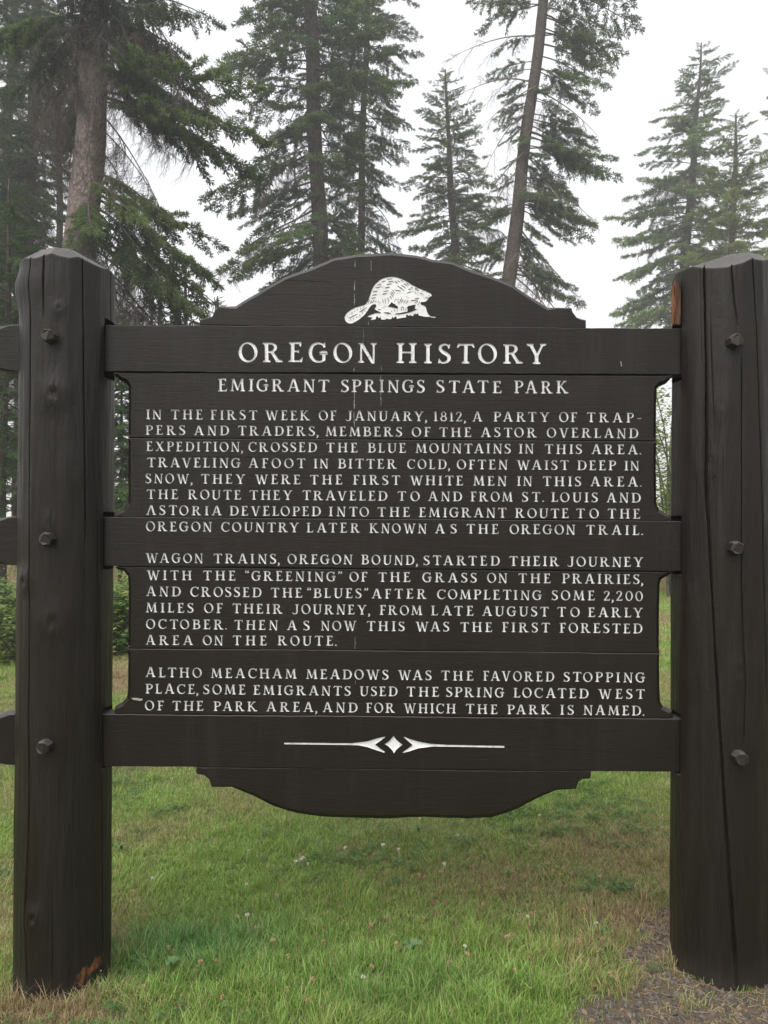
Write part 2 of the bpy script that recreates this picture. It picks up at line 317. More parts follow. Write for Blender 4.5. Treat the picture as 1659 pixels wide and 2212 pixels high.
GLYPHS = r'''{"A":[[-9,1,107,4,109,29,91,49,90,59,117,143,136,150,276,147,303,57,280,28,284,2,441,2,446,16,441,34,382,70,340,222,261,507,247,515,170,512,47,70,-13,32,-16,11],[141,190,135,195,135,203,198,403,203,410,207,408,219,372,264,195,251,190]],"^":[[-9,1,97,0,108,5,109,30,91,49,90,59,203,410,211,398,302,61,300,49,281,30,281,5,295,0,439,1,445,9,445,28,424,46,389,62,382,72,261,507,249,514,178,514,169,511,164,501,47,70,-13,32,-16,11]],"B":[[142,-3,224,-1,284,17,337,57,354,82,362,111,364,159,348,218,324,247,274,278,308,320,320,347,325,391,316,434,304,457,282,476,253,490,216,499,168,504,9,500,-4,491,-1,468,41,442,46,422,45,68,40,57,-1,32,-3,7,7,0],[132,42,123,55,125,241,136,246,201,245,259,223,281,203,291,174,290,132,271,86,247,61,224,49],[132,292,123,305,125,453,147,460,191,458,230,443,248,426,256,401,254,370,237,324,224,307,207,298]],"C":[[221,-7,284,-2,339,25,378,61,401,99,403,114,395,123,382,121,332,69,299,50,266,39,216,44,164,69,126,118,95,197,92,268,108,353,126,395,145,419,180,442,226,458,253,460,291,450,316,436,350,405,363,364,380,361,390,368,396,399,399,499,395,508,379,505,351,463,314,486,272,504,234,508,193,504,136,486,90,455,57,411,29,345,17,293,15,230,24,172,41,126,76,72,120,28,164,5]],"D":[[137,-1,193,-2,247,7,293,21,332,43,361,72,383,109,403,161,416,214,420,253,411,314,393,368,365,422,336,454,309,472,224,497,186,502,11,500,1,498,-4,491,-1,468,41,442,46,422,45,68,40,57,-1,32,-3,7,9,0],[134,43,126,47,123,59,125,451,141,458,207,455,255,437,286,417,304,395,319,364,339,280,337,203,317,130,293,90,255,63,203,44]],"E":[[292,-7,300,1,326,107,327,118,322,124,307,120,251,47,134,46,123,57,125,247,136,252,199,251,228,224,233,282,230,318,199,292,136,292,125,297,124,451,136,458,224,457,232,449,248,399,259,390,271,399,288,501,282,513,9,500,-2,495,-1,468,40,443,45,432,46,76,41,58,-1,32,-4,11,0,3,9,0,272,0]],"F":[[3,1,157,0,171,5,170,33,130,57,123,68,123,224,134,233,197,233,228,204,233,291,226,296,199,273,136,273,125,278,123,449,134,458,220,458,230,453,236,439,250,395,259,390,269,395,288,501,280,514,9,500,-2,495,-1,468,41,442,46,426,45,68,40,57,-1,32,-4,9]],"G":[[240,-7,305,0,343,16,370,37,393,43,397,184,405,191,445,194,450,211,446,222,434,226,280,226,268,222,265,203,270,194,316,191,324,184,325,68,311,51,276,39,247,38,193,53,156,76,126,117,101,176,92,220,93,272,107,349,129,401,159,431,208,453,251,460,305,443,341,414,350,378,357,372,376,373,392,389,396,401,386,426,393,497,389,509,374,506,347,468,293,497,249,508,193,504,141,488,86,452,48,395,21,314,15,230,32,147,55,102,92,53,124,25,153,9,193,-2],[267,236,436,235,445,243,445,261,424,279,391,295,324,294,264,268,261,247]],"H":[[3,1,157,0,171,5,170,32,130,57,123,70,123,234,128,244,141,246,323,243,327,68,320,57,280,33,279,5,295,0,451,4,451,32,410,57,405,68,404,424,408,441,447,464,454,476,452,495,443,500,282,498,277,489,280,468,320,443,327,432,325,291,311,285,136,286,127,289,123,297,123,432,130,443,170,467,171,495,155,500,-1,496,-1,468,41,442,46,424,45,68,40,57,-1,32,-4,9]],"I":[[3,1,159,0,172,7,170,32,128,59,123,76,123,430,130,443,170,468,172,491,166,499,9,500,-3,493,-1,468,41,442,46,426,45,68,40,57,-1,32,-4,9]],"J":[[86,-26,126,-22,166,-6,197,21,210,43,229,111,230,432,235,443,274,466,279,478,277,495,268,500,111,499,103,493,103,472,122,456,147,441,152,428,152,120,145,57,131,36,112,22,68,17,43,25,22,40,-7,91,-22,92,-29,78,-25,32,-6,5,32,-16]],"K":[[3,1,157,0,171,5,170,32,130,57,123,72,123,205,155,234,166,227,292,47,295,3,445,0,460,5,462,26,453,38,414,59,376,61,366,67,214,266,189,279,192,291,259,385,298,436,336,442,374,465,379,486,372,499,254,497,250,480,257,457,255,449,128,283,123,297,123,432,130,443,170,467,171,495,153,500,9,500,-2,495,-1,468,41,442,46,426,45,68,40,57,-1,32,-4,9]],"L":[[280,-7,289,-1,316,107,317,118,311,124,297,119,243,47,136,46,124,53,123,430,130,443,168,466,173,484,166,499,114,500,7,500,-4,491,-1,468,41,442,46,422,45,68,40,57,-1,32,-3,7,9,0,261,0]],"M":[[1,1,114,0,126,7,124,32,91,55,86,66,105,334,109,348,121,332,218,63,237,47,243,27,259,26,269,36,357,305,368,324,375,289,389,66,384,55,351,32,350,5,364,0,516,2,521,11,518,32,472,68,463,182,444,455,449,465,482,473,482,497,376,500,362,495,359,436,270,141,259,122,142,493,128,500,32,499,26,491,28,473,66,464,70,449,43,70,37,59,-3,32,-6,9]],"N":[[323,-20,370,-21,380,-11,381,430,387,443,428,468,430,493,418,500,305,500,295,498,290,491,293,467,333,443,339,430,340,101,334,82,116,498,24,500,11,491,15,472,47,465,54,453,54,76,49,59,7,32,5,7,18,0,126,0,139,1,145,7,143,33,103,57,96,70,96,351,101,368,307,-1]],"O":[[200,-9,243,-8,280,2,318,22,353,50,401,120,418,166,429,224,429,278,419,332,400,382,378,420,351,452,311,482,270,501,229,509,184,507,143,495,103,472,69,441,39,399,19,357,0,268,2,211,13,161,30,118,51,82,85,43,116,20,155,0],[218,34,189,44,161,62,116,114,83,184,69,266,76,347,88,386,105,417,124,439,153,459,180,466,211,466,268,439,316,384,349,307,362,218,350,136,337,103,318,74,297,54,270,39]],"P":[[3,1,157,0,171,5,170,33,124,66,124,205,132,212,205,219,247,233,286,259,320,299,335,336,335,395,321,436,294,466,241,491,180,502,9,500,-2,495,-1,468,41,442,46,426,45,68,40,57,-1,32,-4,9],[130,255,123,268,125,451,147,458,193,456,236,436,259,414,267,384,263,353,243,297,226,276,209,266]],"R":[[3,1,157,0,171,5,170,32,128,59,123,74,124,230,132,237,166,240,180,231,281,49,287,3,443,2,448,20,442,34,397,58,359,66,286,186,247,257,299,305,320,343,325,370,322,407,314,434,299,458,261,483,201,499,1,498,-4,489,-2,470,41,442,46,424,45,68,40,57,-1,32,-4,9],[132,280,123,293,125,451,134,456,189,456,230,439,246,424,256,399,255,368,242,330,224,307,205,294]],"S":[[130,-7,164,-8,197,-2,259,27,295,66,312,126,309,184,287,226,230,278,147,330,118,357,99,384,100,411,114,437,149,456,182,460,205,455,223,445,247,406,252,376,261,372,270,376,296,499,280,502,253,473,222,493,195,502,136,503,79,482,46,447,30,397,36,351,67,299,107,258,220,178,234,155,235,111,222,79,184,46,151,34,124,37,104,47,69,95,59,130,51,135,41,130,28,1,45,-2,70,24,99,3]],"T":[[103,1,259,0,272,7,270,33,230,57,223,70,224,447,236,454,316,453,357,397,372,397,378,409,358,507,332,500,257,500,41,500,14,509,6,499,-17,409,-16,400,-7,394,5,397,53,453,134,454,145,445,145,68,140,57,99,32,96,9]],"U":[[180,-16,216,-16,241,-11,305,26,343,70,372,132,373,432,379,443,419,468,422,493,407,500,281,497,280,468,321,443,327,432,327,149,319,116,292,70,272,53,236,39,205,37,164,56,137,80,128,109,123,174,123,430,130,443,170,468,171,495,155,500,0,497,-1,468,40,443,45,432,46,136,60,68,76,36,98,18,139,-4]],"V":[[178,-14,230,-14,241,-7,354,430,359,437,414,464,420,474,420,493,409,500,293,500,280,493,282,468,307,451,312,439,219,97,214,90,207,101,119,439,120,451,141,472,140,495,128,500,-9,500,-26,493,-22,466,38,430,168,-1]],"W":[[151,-14,199,-14,209,-5,262,284,270,298,363,-7,382,-15,418,-14,428,-8,517,430,524,438,574,464,581,480,579,495,570,500,443,497,441,470,472,448,475,434,407,107,403,99,397,103,382,161,300,486,234,490,222,484,242,397,191,132,182,109,174,126,106,439,109,451,130,470,129,495,114,500,-32,497,-35,480,-31,466,20,438,27,428,138,9]],"X":[[5,1,118,4,120,26,109,45,109,53,180,183,190,176,258,49,252,22,256,3,393,0,409,4,412,24,406,36,376,57,347,62,337,70,228,276,306,432,355,449,378,467,381,484,378,496,370,500,262,497,259,474,271,455,271,447,214,336,203,326,195,334,132,451,137,478,134,497,3,500,-14,496,-16,474,-9,461,16,442,43,439,51,432,157,232,73,68,65,61,36,58,1,32,-2,11]],"Y":[[114,1,270,0,282,7,280,33,241,57,234,66,235,199,337,432,345,438,372,443,409,464,416,474,416,491,403,500,277,497,274,472,294,455,296,445,236,324,211,274,205,270,199,276,121,449,131,476,126,498,-14,500,-26,493,-26,474,-20,464,11,443,37,439,46,430,155,203,155,66,149,56,109,32,107,11]],"1":[[18,1,176,0,189,9,186,32,143,58,136,70,135,493,130,508,97,507,18,439,26,419,57,424,64,416,65,80,59,60,13,30,11,9]],"8":[[146,-9,205,-4,259,24,297,68,314,124,312,161,300,197,278,229,239,264,266,307,277,341,279,386,271,422,257,449,236,474,207,494,174,504,139,503,103,489,74,464,53,430,40,380,43,343,54,307,80,264,26,207,11,176,5,136,16,82,46,36,97,3],[147,36,116,50,93,74,78,107,76,147,88,189,111,216,141,232,172,234,201,222,227,197,241,164,245,128,235,89,209,54,180,38],[143,280,120,296,104,322,96,353,97,393,107,424,127,451,149,463,176,461,199,446,216,418,224,384,224,351,213,316,195,290,176,280]],"2":[[24,1,268,0,282,9,306,97,301,109,283,105,245,55,118,52,104,57,233,253,273,339,277,395,270,428,251,461,218,486,168,504,116,501,60,474,36,441,23,376,27,364,39,354,53,355,64,364,80,418,90,434,111,449,139,459,166,454,197,433,209,414,210,384,198,328,166,261,29,45,19,11]],"0":[[163,-9,197,-8,228,3,266,30,287,55,314,101,329,141,346,247,332,349,299,428,270,466,249,484,220,501,187,509,153,508,122,497,84,470,63,445,36,399,21,359,4,253,18,151,51,72,80,34,101,16,130,-1],[178,34,157,42,136,59,101,116,78,191,69,268,76,351,99,419,132,458,151,466,172,466,193,458,214,441,249,384,272,309,281,232,274,149,251,81,218,42,199,34]],"-":[[31,182,193,191,200,203,195,233,32,224,25,209,26,189]],".":[[37,-11,70,-4,87,22,80,54,53,72,22,65,9,53,3,36,10,7]],",":[[12,-128,24,-128,50,-107,91,-66,103,-45,108,-16,103,30,95,47,80,60,61,64,43,61,28,51,18,34,17,9,37,-39,11,-114]],"\"":[[36,384,66,389,81,414,79,434,61,466,81,534,78,543,68,543,17,497,-1,464,0,436,11,405,20,393],[136,384,166,389,181,414,179,434,161,466,181,534,178,543,168,543,117,497,99,464,100,436,111,405,120,393]],"'":[[19,380,43,394,82,434,94,453,95,493,87,518,73,532,43,535,29,526,20,511,19,491,35,459,14,395],[119,380,143,394,182,434,194,453,195,493,187,518,173,532,143,535,129,526,120,511,119,491,135,459,114,395]]}'''
# ------------------------------------------------------------------ the sign
GLY = json.loads(GLYPHS)
GLY = {c: [np.array(l, float).reshape(-1, 2)/500 for l in ls] for c, ls in GLY.items()}
YR, YB = 3.012, 3.016            # front planes of the rails and of the thinner boards
PYC = 3.052                      # centre plane of the posts and rails
park_sign = empty('park_sign', (0, PYC, float(gz(0, PYC))))
tag(park_sign, 'dark brown log and plank sign with white carved lettering and beaver, standing in the lawn', 'sign')
SIGN_INV = Matrix.Translation(-park_sign.location)
def adopt(o, parent):
    """parent o to a child of the sign keeping o's world placement (meshes are written in world coordinates)"""
    o.parent = parent; o.matrix_parent_inverse = Matrix.Identity(4)
    return o
def to_local(V): return [Vector(v)-park_sign.location for v in V]

def offset_in(P, b):
    """move every vertex of a closed 2-D outline inwards by its own b"""
    P = np.array(P); n = len(P)
    area = 0.5*np.sum(P[:,0]*np.roll(P[:,1],-1)-np.roll(P[:,0],-1)*P[:,1]); sg = 1 if area > 0 else -1
    e = np.roll(P, -1, 0)-P; e /= np.linalg.norm(e, axis=1)[:, None]+1e-12
    nr = np.stack([-e[:,1], e[:,0]], 1)*sg; a = nr; c = np.roll(nr, 1, 0)
    mN = a+c; L = np.linalg.norm(mN, axis=1)[:, None]; mN = mN/np.maximum(L, .3)
    k = 1/np.maximum((mN*a).sum(1), .55)
    return P + mN*(np.array(b)*k)[:, None]
def densify(pts, step=.03, jit=.0005):
    """pts: (x, z, bevel). bevel of an edge follows its end points"""
    o = []
    for i in range(len(pts)):
        a = pts[i]; b = pts[(i+1) % len(pts)]; L = math.hypot(a[0]-b[0], a[1]-b[1]); n = max(1, int(L/step))
        for k in range(n):
            t = k/n; j = random.gauss(0, jit) if k else 0
            j += .0008*math.sin(7*(a[0]+(b[0]-a[0])*t)+a[1]*31) if k else 0
            ex, ez = (b[1]-a[1])/(L+1e-9), -(b[0]-a[0])/(L+1e-9)
            o.append((a[0]+(b[0]-a[0])*t+ex*j, a[1]+(b[1]-a[1])*t+ez*j, a[2]+(b[2]-a[2])*t))
    return o
def line_glyphs(words, y0, y1, xa, xb, cap, Y):
    """letters of one text line as world (x, z) contours; words = [(text, x0, x1)] in picture units"""
    res = []
    H = cap/F*Y
    for w, x0, x1 in words:
        A = at(x0, y0+(y1-y0)*(x0-xa)/(xb-xa), Y); B = at(x1, y0+(y1-y0)*(x1-xa)/(xb-xa), Y)
        ex = [(min(l[:,0].min() for l in GLY[c]), max(l[:,0].max() for l in GLY[c])) for c in w]
        tot = sum(b-a for a, b in ex)*H; n = len(w)-1; L = B.x-A.x; sx = 1.0
        tr = (L-tot)/max(n, 1)
        lo, hi = .07*H, .24*H
        if n and tr < lo: sx = (L-lo*n)/tot; tr = lo
        if n and tr > hi: sx = min(1.12, (L-hi*n)/tot); tr = (L-tot*sx)/n
        if n == 0: sx = min(1.1, L/tot)
        wt = []
        for i in range(n):
            p = w[i]+w[i+1]; k = tr
            if w[i+1] in '.,': k = tr*.55
            elif p in ('AV','VA','AT','TA','LT','AY','YA','WA','AW','RT','TO','LO','LY','RY','FA','PA'): k = tr*.6
            elif p in ('IN','MI','HI','NI','II','IT'): k = tr*1.2
            wt.append(k)
        if n: wt = [k*tr*n/sum(wt) for k in wt]
        x = A.x
        for i, c in enumerate(w):
            z = A.z+(B.z-A.z)*(x-A.x)/max(L, 1e-6) + random.gauss(0, .006)*H
            hh = H*random.gauss(1, .012); sk = random.gauss(0, .012)
            res.append([np.stack([x+(l[:,0]-ex[i][0]+l[:,1]*sk)*H*sx, z+l[:,1]*hh], 1) for l in GLY[c]])
            x += (ex[i][1]-ex[i][0])*H*sx + (wt[i] if i < n else 0)
    return res
LETTERS = [298]
def build_board(name, outline, Yf, thick, cuts=None, cutname='lettering', mat=None, rec=.0045, label=None, parent=None, cutlabel=None):
    """outline: [(px, py[, bevel])] on the plane Yf. cuts: [(name, [letters])], sunk into the face"""
    parent = parent or park_sign
    pts = []
    for p in outline:
        q = at(p[0], p[1], Yf); pts.append((q.x, q.z, p[2] if len(p) > 2 else .0018))
    pts = densify(pts); n = len(pts)
    O = np.array([(p[0], p[1]) for p in pts]); I = offset_in(O, [p[2] for p in pts])
    bev = [p[2] for p in pts]
    V2 = [tuple(v) for v in I]; E = [(i, (i+1) % n) for i in range(n)]; groups = []
    for nm, letters in (cuts or []):
        for L in letters:
            idx = []
            for l in L:
                s = len(V2); V2 += [tuple(v) for v in l]; k = len(l); E += [(s+i, s+(i+1) % k) for i in range(k)]; idx.append((s, k))
            groups.append((nm, L, idx))
    r = delaunay_2d_cdt([Vector(v) for v in V2], E, [], 0, 1e-7)
    cv = np.array([(v.x, v.y) for v in r[0]]); tri = np.array([f for f in r[2] if len(f) == 3]); cen = cv[tri].mean(1)
    a2 = np.cross(cv[tri[:,1]]-cv[tri[:,0]], cv[tri[:,2]]-cv[tri[:,0]])
    tri[a2 > 0] = tri[a2 > 0][:, ::-1]      # face the camera (towards -Y)
    tri = tri[:, ::-1]
    inside = in_poly(cen[:,0], cen[:,1], I); owner = np.zeros(len(tri), int)-1
    for gi, (nm, L, idx) in enumerate(groups):
        al = np.vstack(L); mn, mx = al.min(0), al.max(0)
        k = np.nonzero((cen[:,0] > mn[0]) & (cen[:,0] < mx[0]) & (cen[:,1] > mn[1]) & (cen[:,1] < mx[1]))[0]
        if not len(k): continue
        h = np.zeros(len(k), bool)
        for l in L: h ^= in_poly(cen[k,0], cen[k,1], l)
        owner[k[h]] = gi
    V = [(x, Yf, z) for x, z in cv]; nf = len(V); Fs = [tuple(t) for t in tri[inside & (owner < 0)]]
    V += [(x, Yf, z) for x, z in I]; V += [(O[i][0], Yf+bev[i]*.9, O[i][1]) for i in range(n)]; V += [(O[i][0], Yf+thick, O[i][1]) for i in range(n)]
    for i in range(n):
        j = (i+1) % n
        Fs.append((nf+i, nf+j, nf+n+j, nf+n+i)); Fs.append((nf+n+i, nf+n+j, nf+2*n+j, nf+2*n+i))
    Fs.append(tuple(nf+2*n+i for i in range(n)))
    o = mesh_obj(name, to_local(V), Fs, mat or M_BOARD, parent)
    bm = bmesh.new(); bm.from_mesh(o.data); bmesh.ops.remove_doubles(bm, verts=bm.verts, dist=1e-6)
    bmesh.ops.recalc_face_normals(bm, faces=bm.faces); bm.to_mesh(o.data); bm.free()
    if label: o['label'] = label
    keys = []
    for gi, g in enumerate(groups):
        if g[0] == 'lettering' and LETTERS[0] > 0: LETTERS[0] -= 1; keys.append('letter@%d' % gi)
        else: keys.append(g[0])
    for nm in dict.fromkeys(keys):
        V = []; Fs = []
        for gi, (m_, L, idx) in enumerate(groups):
            if keys[gi] != nm: continue
            mp = {}
            for t in tri[owner == gi]:
                f = []
                for i in t:
                    if i not in mp: mp[i] = len(V); V.append((cv[i][0], Yf+rec, cv[i][1]))
                    f.append(mp[i])
                Fs.append(tuple(f))
            for l in L:
                s = len(V); k = len(l)
                V += [(p[0], Yf+.0003, p[1]) for p in l]; V += [(p[0], Yf+rec, p[1]) for p in l]
                Fs += [(s+i, s+(i+1) % k, s+k+(i+1) % k, s+k+i) for i in range(k)]
        lo = mesh_obj(nm.split('@')[0], to_local([(v[0], Yf+.0018 if nm == 'beaver_emblem' and v[1] > Yf+.001 else v[1], v[2]) for v in V]), Fs, M_WHITE, o)
        if nm == 'lettering': lo['kind'] = 'stuff'
    return o

def LW(s):   # "WORD zx0 zx1|..." : positions measured in two enlarged halves, R marks the right half
    res = []
    for t in s.split('|'):
        w, a, b = t.split()
        f = lambda v: 850.3+float(v[1:])*.3307 if v[0] == 'R' else 301.7+float(v)*.3307
        res.append((w, f(a), f(b)))
    return res
def TL(s, y0, y1, cap=20.9, xa=315., xb=1385., Y=YB): return line_glyphs(LW(s), y0, y1, xa, xb, cap, Y)
T1 = TL('OREGON 645 1548|HISTORY R18 R998', 781.3, 786.6, 42.6, 515., 1180., Y=YR)
T2 = TL('EMIGRANT 512 1237|SPRINGS 1315 R203|STATE R280 R707|PARK R788 R1142', 844.9, 850.2, 27.2, 470., 1228.)
L1 = TL("IN 42 143|THE 203 413|FIRST 463 768|WEEK 820 1112|OF 1170 1285|JANUARY, 1345 R218|1812, R262 R472|A R515 R593|PARTY R653 R1018|OF R1080 R1198|TRAP- R1262 R1618", 905.4, 912.7)
L2 = TL("PERS 38 298|AND 355 583|TRADERS, 642 1168|MEMBERS 1213 R55|OF R118 R240|THE R298 R508|ASTOR R570 R935|OVERLAND R1000 R1598", 939.2, 946.4)
L3 = TL("EXPEDITION, 42 675|CROSSED 710 1157|THE 1217 1425|BLUE 1490 R82|MOUNTAINS R143 R765|IN R818 R916|THIS R988 R1230|AREA. R1292 R1618", 974.2, 981.5)
L4 = TL("TRAVELING 48 657|AFOOT 710 1082|IN 1137 1233|BITTER 1295 R20|COLD, R88 R368|OFTEN R413 R745|WAIST R803 R1145|DEEP R1200 R1452|IN R1508 R1605", 1008.9, 1016.2)
L5 = TL("SNOW, 38 345|THEY 400 688|WERE 752 1052|THE 1112 1325|FIRST 1393 R42|WHITE R105 R455|MEN R520 R738|IN R805 R905|THIS R975 R1225|AREA. R1285 R1620", 1043.6, 1051.2)
L6 = TL("THE 45 252|ROUTE 315 663|THEY 718 997|TRAVELED 1062 1617|TO R25 R170|AND R225 R448|FROM R503 R778|ST. R838 R983|LOUIS R1030 R1333|AND R1390 R1615", 1077.7, 1085.6)
L7 = TL("^STORIA 42 535|DEVELOPED 587 1183|INTO 1235 1497|THE 1553 R107|EMIGRANT R165 R738|ROUTE R793 R1145|TO R1192 R1340|THE R1398 R1612", 1112.1, 1120.4)
L8 = TL("OREGON 40 472|COUNTRY 532 1040|LATER 1090 1440|KNOWN 1500 R215|AS R270 R412|THE R475 R687|OREGON R757 R1187|TRAIL. R1258 R1630", 1147.1, 1155.7, Y=YR)
L9 = TL("WAGON 38 415|TRAINS, 482 915|OREGON 965 1390|BOUND, 1447 R158|STARTED R195 R693|THEIR R755 R1083|JOURNEY R1135 R1630", 1215.3, 1224.5, Y=YR)
L10 = TL("WITH 45 340|THE 415 627|\"GREENING' 687 1323|OF 1370 1487|THE 1558 R110|GRASS R187 R543|ON R610 R743|THE R815 R1027|PRAIRIES, R1100 R1630", 1252.3, 1261.6)
L11 = TL("AND 42 268|CROSSED 330 795|THE 857 1063|\"BLUES' 1092 1492|AFTER 1515 R215|COMPLETING R283 R968|SOME R1032 R1315|2,200 R1373 R1628", 1287.6, 1298.2)
L12 = TL("MILES 40 352|OF 420 542|THEIR 605 933|JOURNEY, 997 1505|FROM 1567 R187|LATE R245 R523|AUGUST R578 R1012|TO R1070 R1215|EARLY R1270 R1628", 1322.6, 1333.9)
L13 = TL("OCTOBER. 40 570|THEN 617 903|AS 962 1110|NOW 1185 1415|THIS 1483 R72|WAS R143 R363|THE R435 R645|FIRST R708 R1020|FORESTED R1085 R1625", 1358., 1368.3)
L14 = TL("AREA 38 348|ON 412 545|THE 608 830|ROUTE. 900 1287", 1392.8, 1394.7, xb=727.)
L15 = TL("ALTHO 38 405|MEACHAM 465 1025|MEADOWS 1087 1625|WAS R28 R248|THE R310 R522|FAVORED R585 R1048|STOPPING R1110 R1643", 1462.5, 1474.1)
L16 = TL("PLACE, 38 383|SOME 415 693|EMIGRANTS 742 1378|USED 1437 R25|THE R85 R297|SPRING R343 R722|LOCATED R783 R1273|WEST R1337 R1640", 1497.9, 1509.8)
L17 = TL("OF 33 157|THE 212 417|PARK 483 768|AREA, 827 1160|AND 1195 1423|FOR 1478 R8|WHICH R65 R405|THE R470 R680|PARK R743 R1027|IS R1088 R1177|NAMED. R1240 R1638", 1534., 1545.5)

def zc(pts, ox, oy, s, Y):
    o = []
    for x, y in pts:
        p = at(ox+x*s, oy+y*s, Y); o.append((p.x, p.z))
    return np.array(o)
# beaver, traced as a carved figure
BV = [(205,720),(215,690),(250,645),(300,610),(360,580),(430,558),(480,548),(510,525),(535,490),(548,465)]
back = [(548,465),(558,430),(575,390),(586,345),(608,300),(632,262),(662,230),(702,195),(745,170),(785,158),(830,150),(880,144),(930,150),(980,165),(1030,185),(1080,208),(1120,235),(1160,262),(1200,280)]
for i in range(len(back)-1):
    a, b = Vector(back[i]), Vector(back[i+1]); d = b-a; nn = Vector((d.y, -d.x)).normalized()
    for k in range(2): BV += [tuple(a+d*(k/2+.04)-nn*1.5), tuple(a+d*(k/2+.38)+nn*5)]
BV += [(1205,283),(1260,308),(1330,335),(1390,362),(1430,385),(1440,405),(1438,420),(1415,425),(1400,440),(1385,465),(1365,490),(1330,500),(1290,500),(1283,515),(1290,540),(1330,550),(1355,570),(1365,600),(1375,640),(1395,680),(1430,705),(1500,715),(1495,727),(1440,722),(1425,712),(1340,710),(1255,690),(1245,655),(1230,680),(1215,650),(1205,680),(1185,660),(1180,700),(1150,695),(1130,680),(1120,700),(1095,680),(1075,690),(1080,718),(945,740),(940,705),(915,710),(905,730),(880,712),(870,742),(830,745),(805,735),(785,752),(725,752),(715,710),(690,730),(668,700),(650,715),(648,745),(570,760),(600,720),(525,712),(560,690),(610,670),(650,658),(725,655),(700,640),(640,610),(630,598),(655,560),(650,535),(620,532),(590,545),(560,575),(530,625),(490,680),(430,735),(370,775),(310,805),(265,805),(230,785),(210,755)]
BH = [[(820,565),(850,530),(875,500),(900,525),(920,530),(935,550),(955,555),(965,592),(930,590),(880,575)],
      [(1100,565),(1120,555),(1215,538),(1205,565),(1205,600),(1240,602),(1200,620),(1130,648),(1050,668),(990,675),(915,675),(930,664),(1000,656),(1060,641),(1095,640),(1100,610),(1090,575)],
      [(760,646),(830,648),(872,670),(830,666),(780,659)]]
HS = [(805,178,878,168,9),(828,212,898,202,9),(803,250,868,238,9),(775,300,846,288,9),(758,350,830,336,9),(738,390,804,378,9),(728,218,785,198,9),(668,260,720,240,9),(645,298,714,283,9),(612,356,676,341,9),(598,406,662,392,9),(583,448,648,434,9),
      (920,208,958,232,10),(955,196,990,215,9),(1003,192,1040,210,9),(1080,232,1125,260,10),(1050,240,1102,280,10),(1010,260,1078,302,10),(955,268,1060,344,10),(1150,292,1172,302,13),(1105,318,1152,316,9),(1090,374,1150,348,8),(1200,304,1245,312,8),(1202,325,1262,331,8),(1203,350,1220,392,7),(1280,376,1302,376,15),(1315,386,1322,394,12),(1252,366,1260,368,9),(1404,402,1412,412,10),
      (920,330,1002,342,10),(887,326,920,380,9),(872,350,906,410,9),(862,376,896,436,9),(850,412,874,456,9),(745,452,756,518,8),(778,450,786,520,8),(818,435,828,514,8),(560,472,536,528,7),(590,474,564,524,7),(625,474,584,518,7),(655,486,640,498,8),(690,482,676,500,8),
      (965,456,965,528,8),(1016,438,978,525,8),(1035,465,1005,512,8),(1068,468,1038,518,8),(1104,474,1076,522,8),(935,460,925,468,8),(920,488,908,498,7),(1142,480,1245,470,9),(1205,448,1272,444,9),(1248,488,1198,514,7),(1276,488,1240,550,7),
      (1362,424,1350,446,6),(1376,430,1366,452,6),(1390,430,1380,454,6),(868,618,880,648,7),(905,606,918,640,7),(945,610,960,636,7),(1005,572,1048,573,8),(1008,592,1014,620,8),(1040,590,1046,618,8),(1072,586,1080,614,8),(680,604,722,608,9),
      (262,732,382,670,8),(415,642,520,576,9),(240,710,248,696,8),(268,682,276,674,7),(302,672,312,646,8),(342,640,348,622,8),(382,626,386,600,8),(428,606,434,582,8),(474,584,480,564,8),(258,770,266,762,8),(288,762,292,746,8),(328,748,336,728,8),(372,726,380,704,8),(416,700,422,676,8),(452,650,462,668,8),(492,622,502,642,8)]
beaver = [zc(BV, 713.2, 576., .15213, YB)] + [zc(h, 713.2, 576., .15213, YB) for h in BH]
for x0, y0, x1, y1, w in HS:
    a, b = Vector((x0, y0)), Vector((x1, y1)); d = (b-a).normalized(); nn = Vector((d.y, -d.x))*w*.5
    beaver.append(zc([tuple(a+nn*.7), tuple((a+b)/2+nn), tuple(b+nn*.4), tuple(b-nn*.4), tuple((a+b)/2-nn), tuple(a-nn*.7)], 713.2, 576., .15213, YB))
A1 = [(65,143),(200,143),(400,146),(520,146),(620,133),(690,112),(738,102),(738,108),(710,128),(672,155),(710,185),(737,203),(732,210),(690,196),(620,172),(560,160),(500,158),(300,156),(66,153)]
A2 = [(796,97),(803,110),(815,124),(830,138),(855,157),(832,172),(815,188),(806,200),(798,214),(790,200),(780,187),(762,168),(737,153),(758,138),(775,122),(785,110)]
A3 = [(860,104),(870,104),(900,118),(960,135),(1040,150),(1150,157),(1533,164),(1533,176),(1200,170),(1060,168),(960,180),(900,200),(856,212),(858,205),(900,175),(922,158),(890,130)]
orn = [[zc(a, 592.5, 1558., .3241, YR)] for a in (A1, A2, A3)]

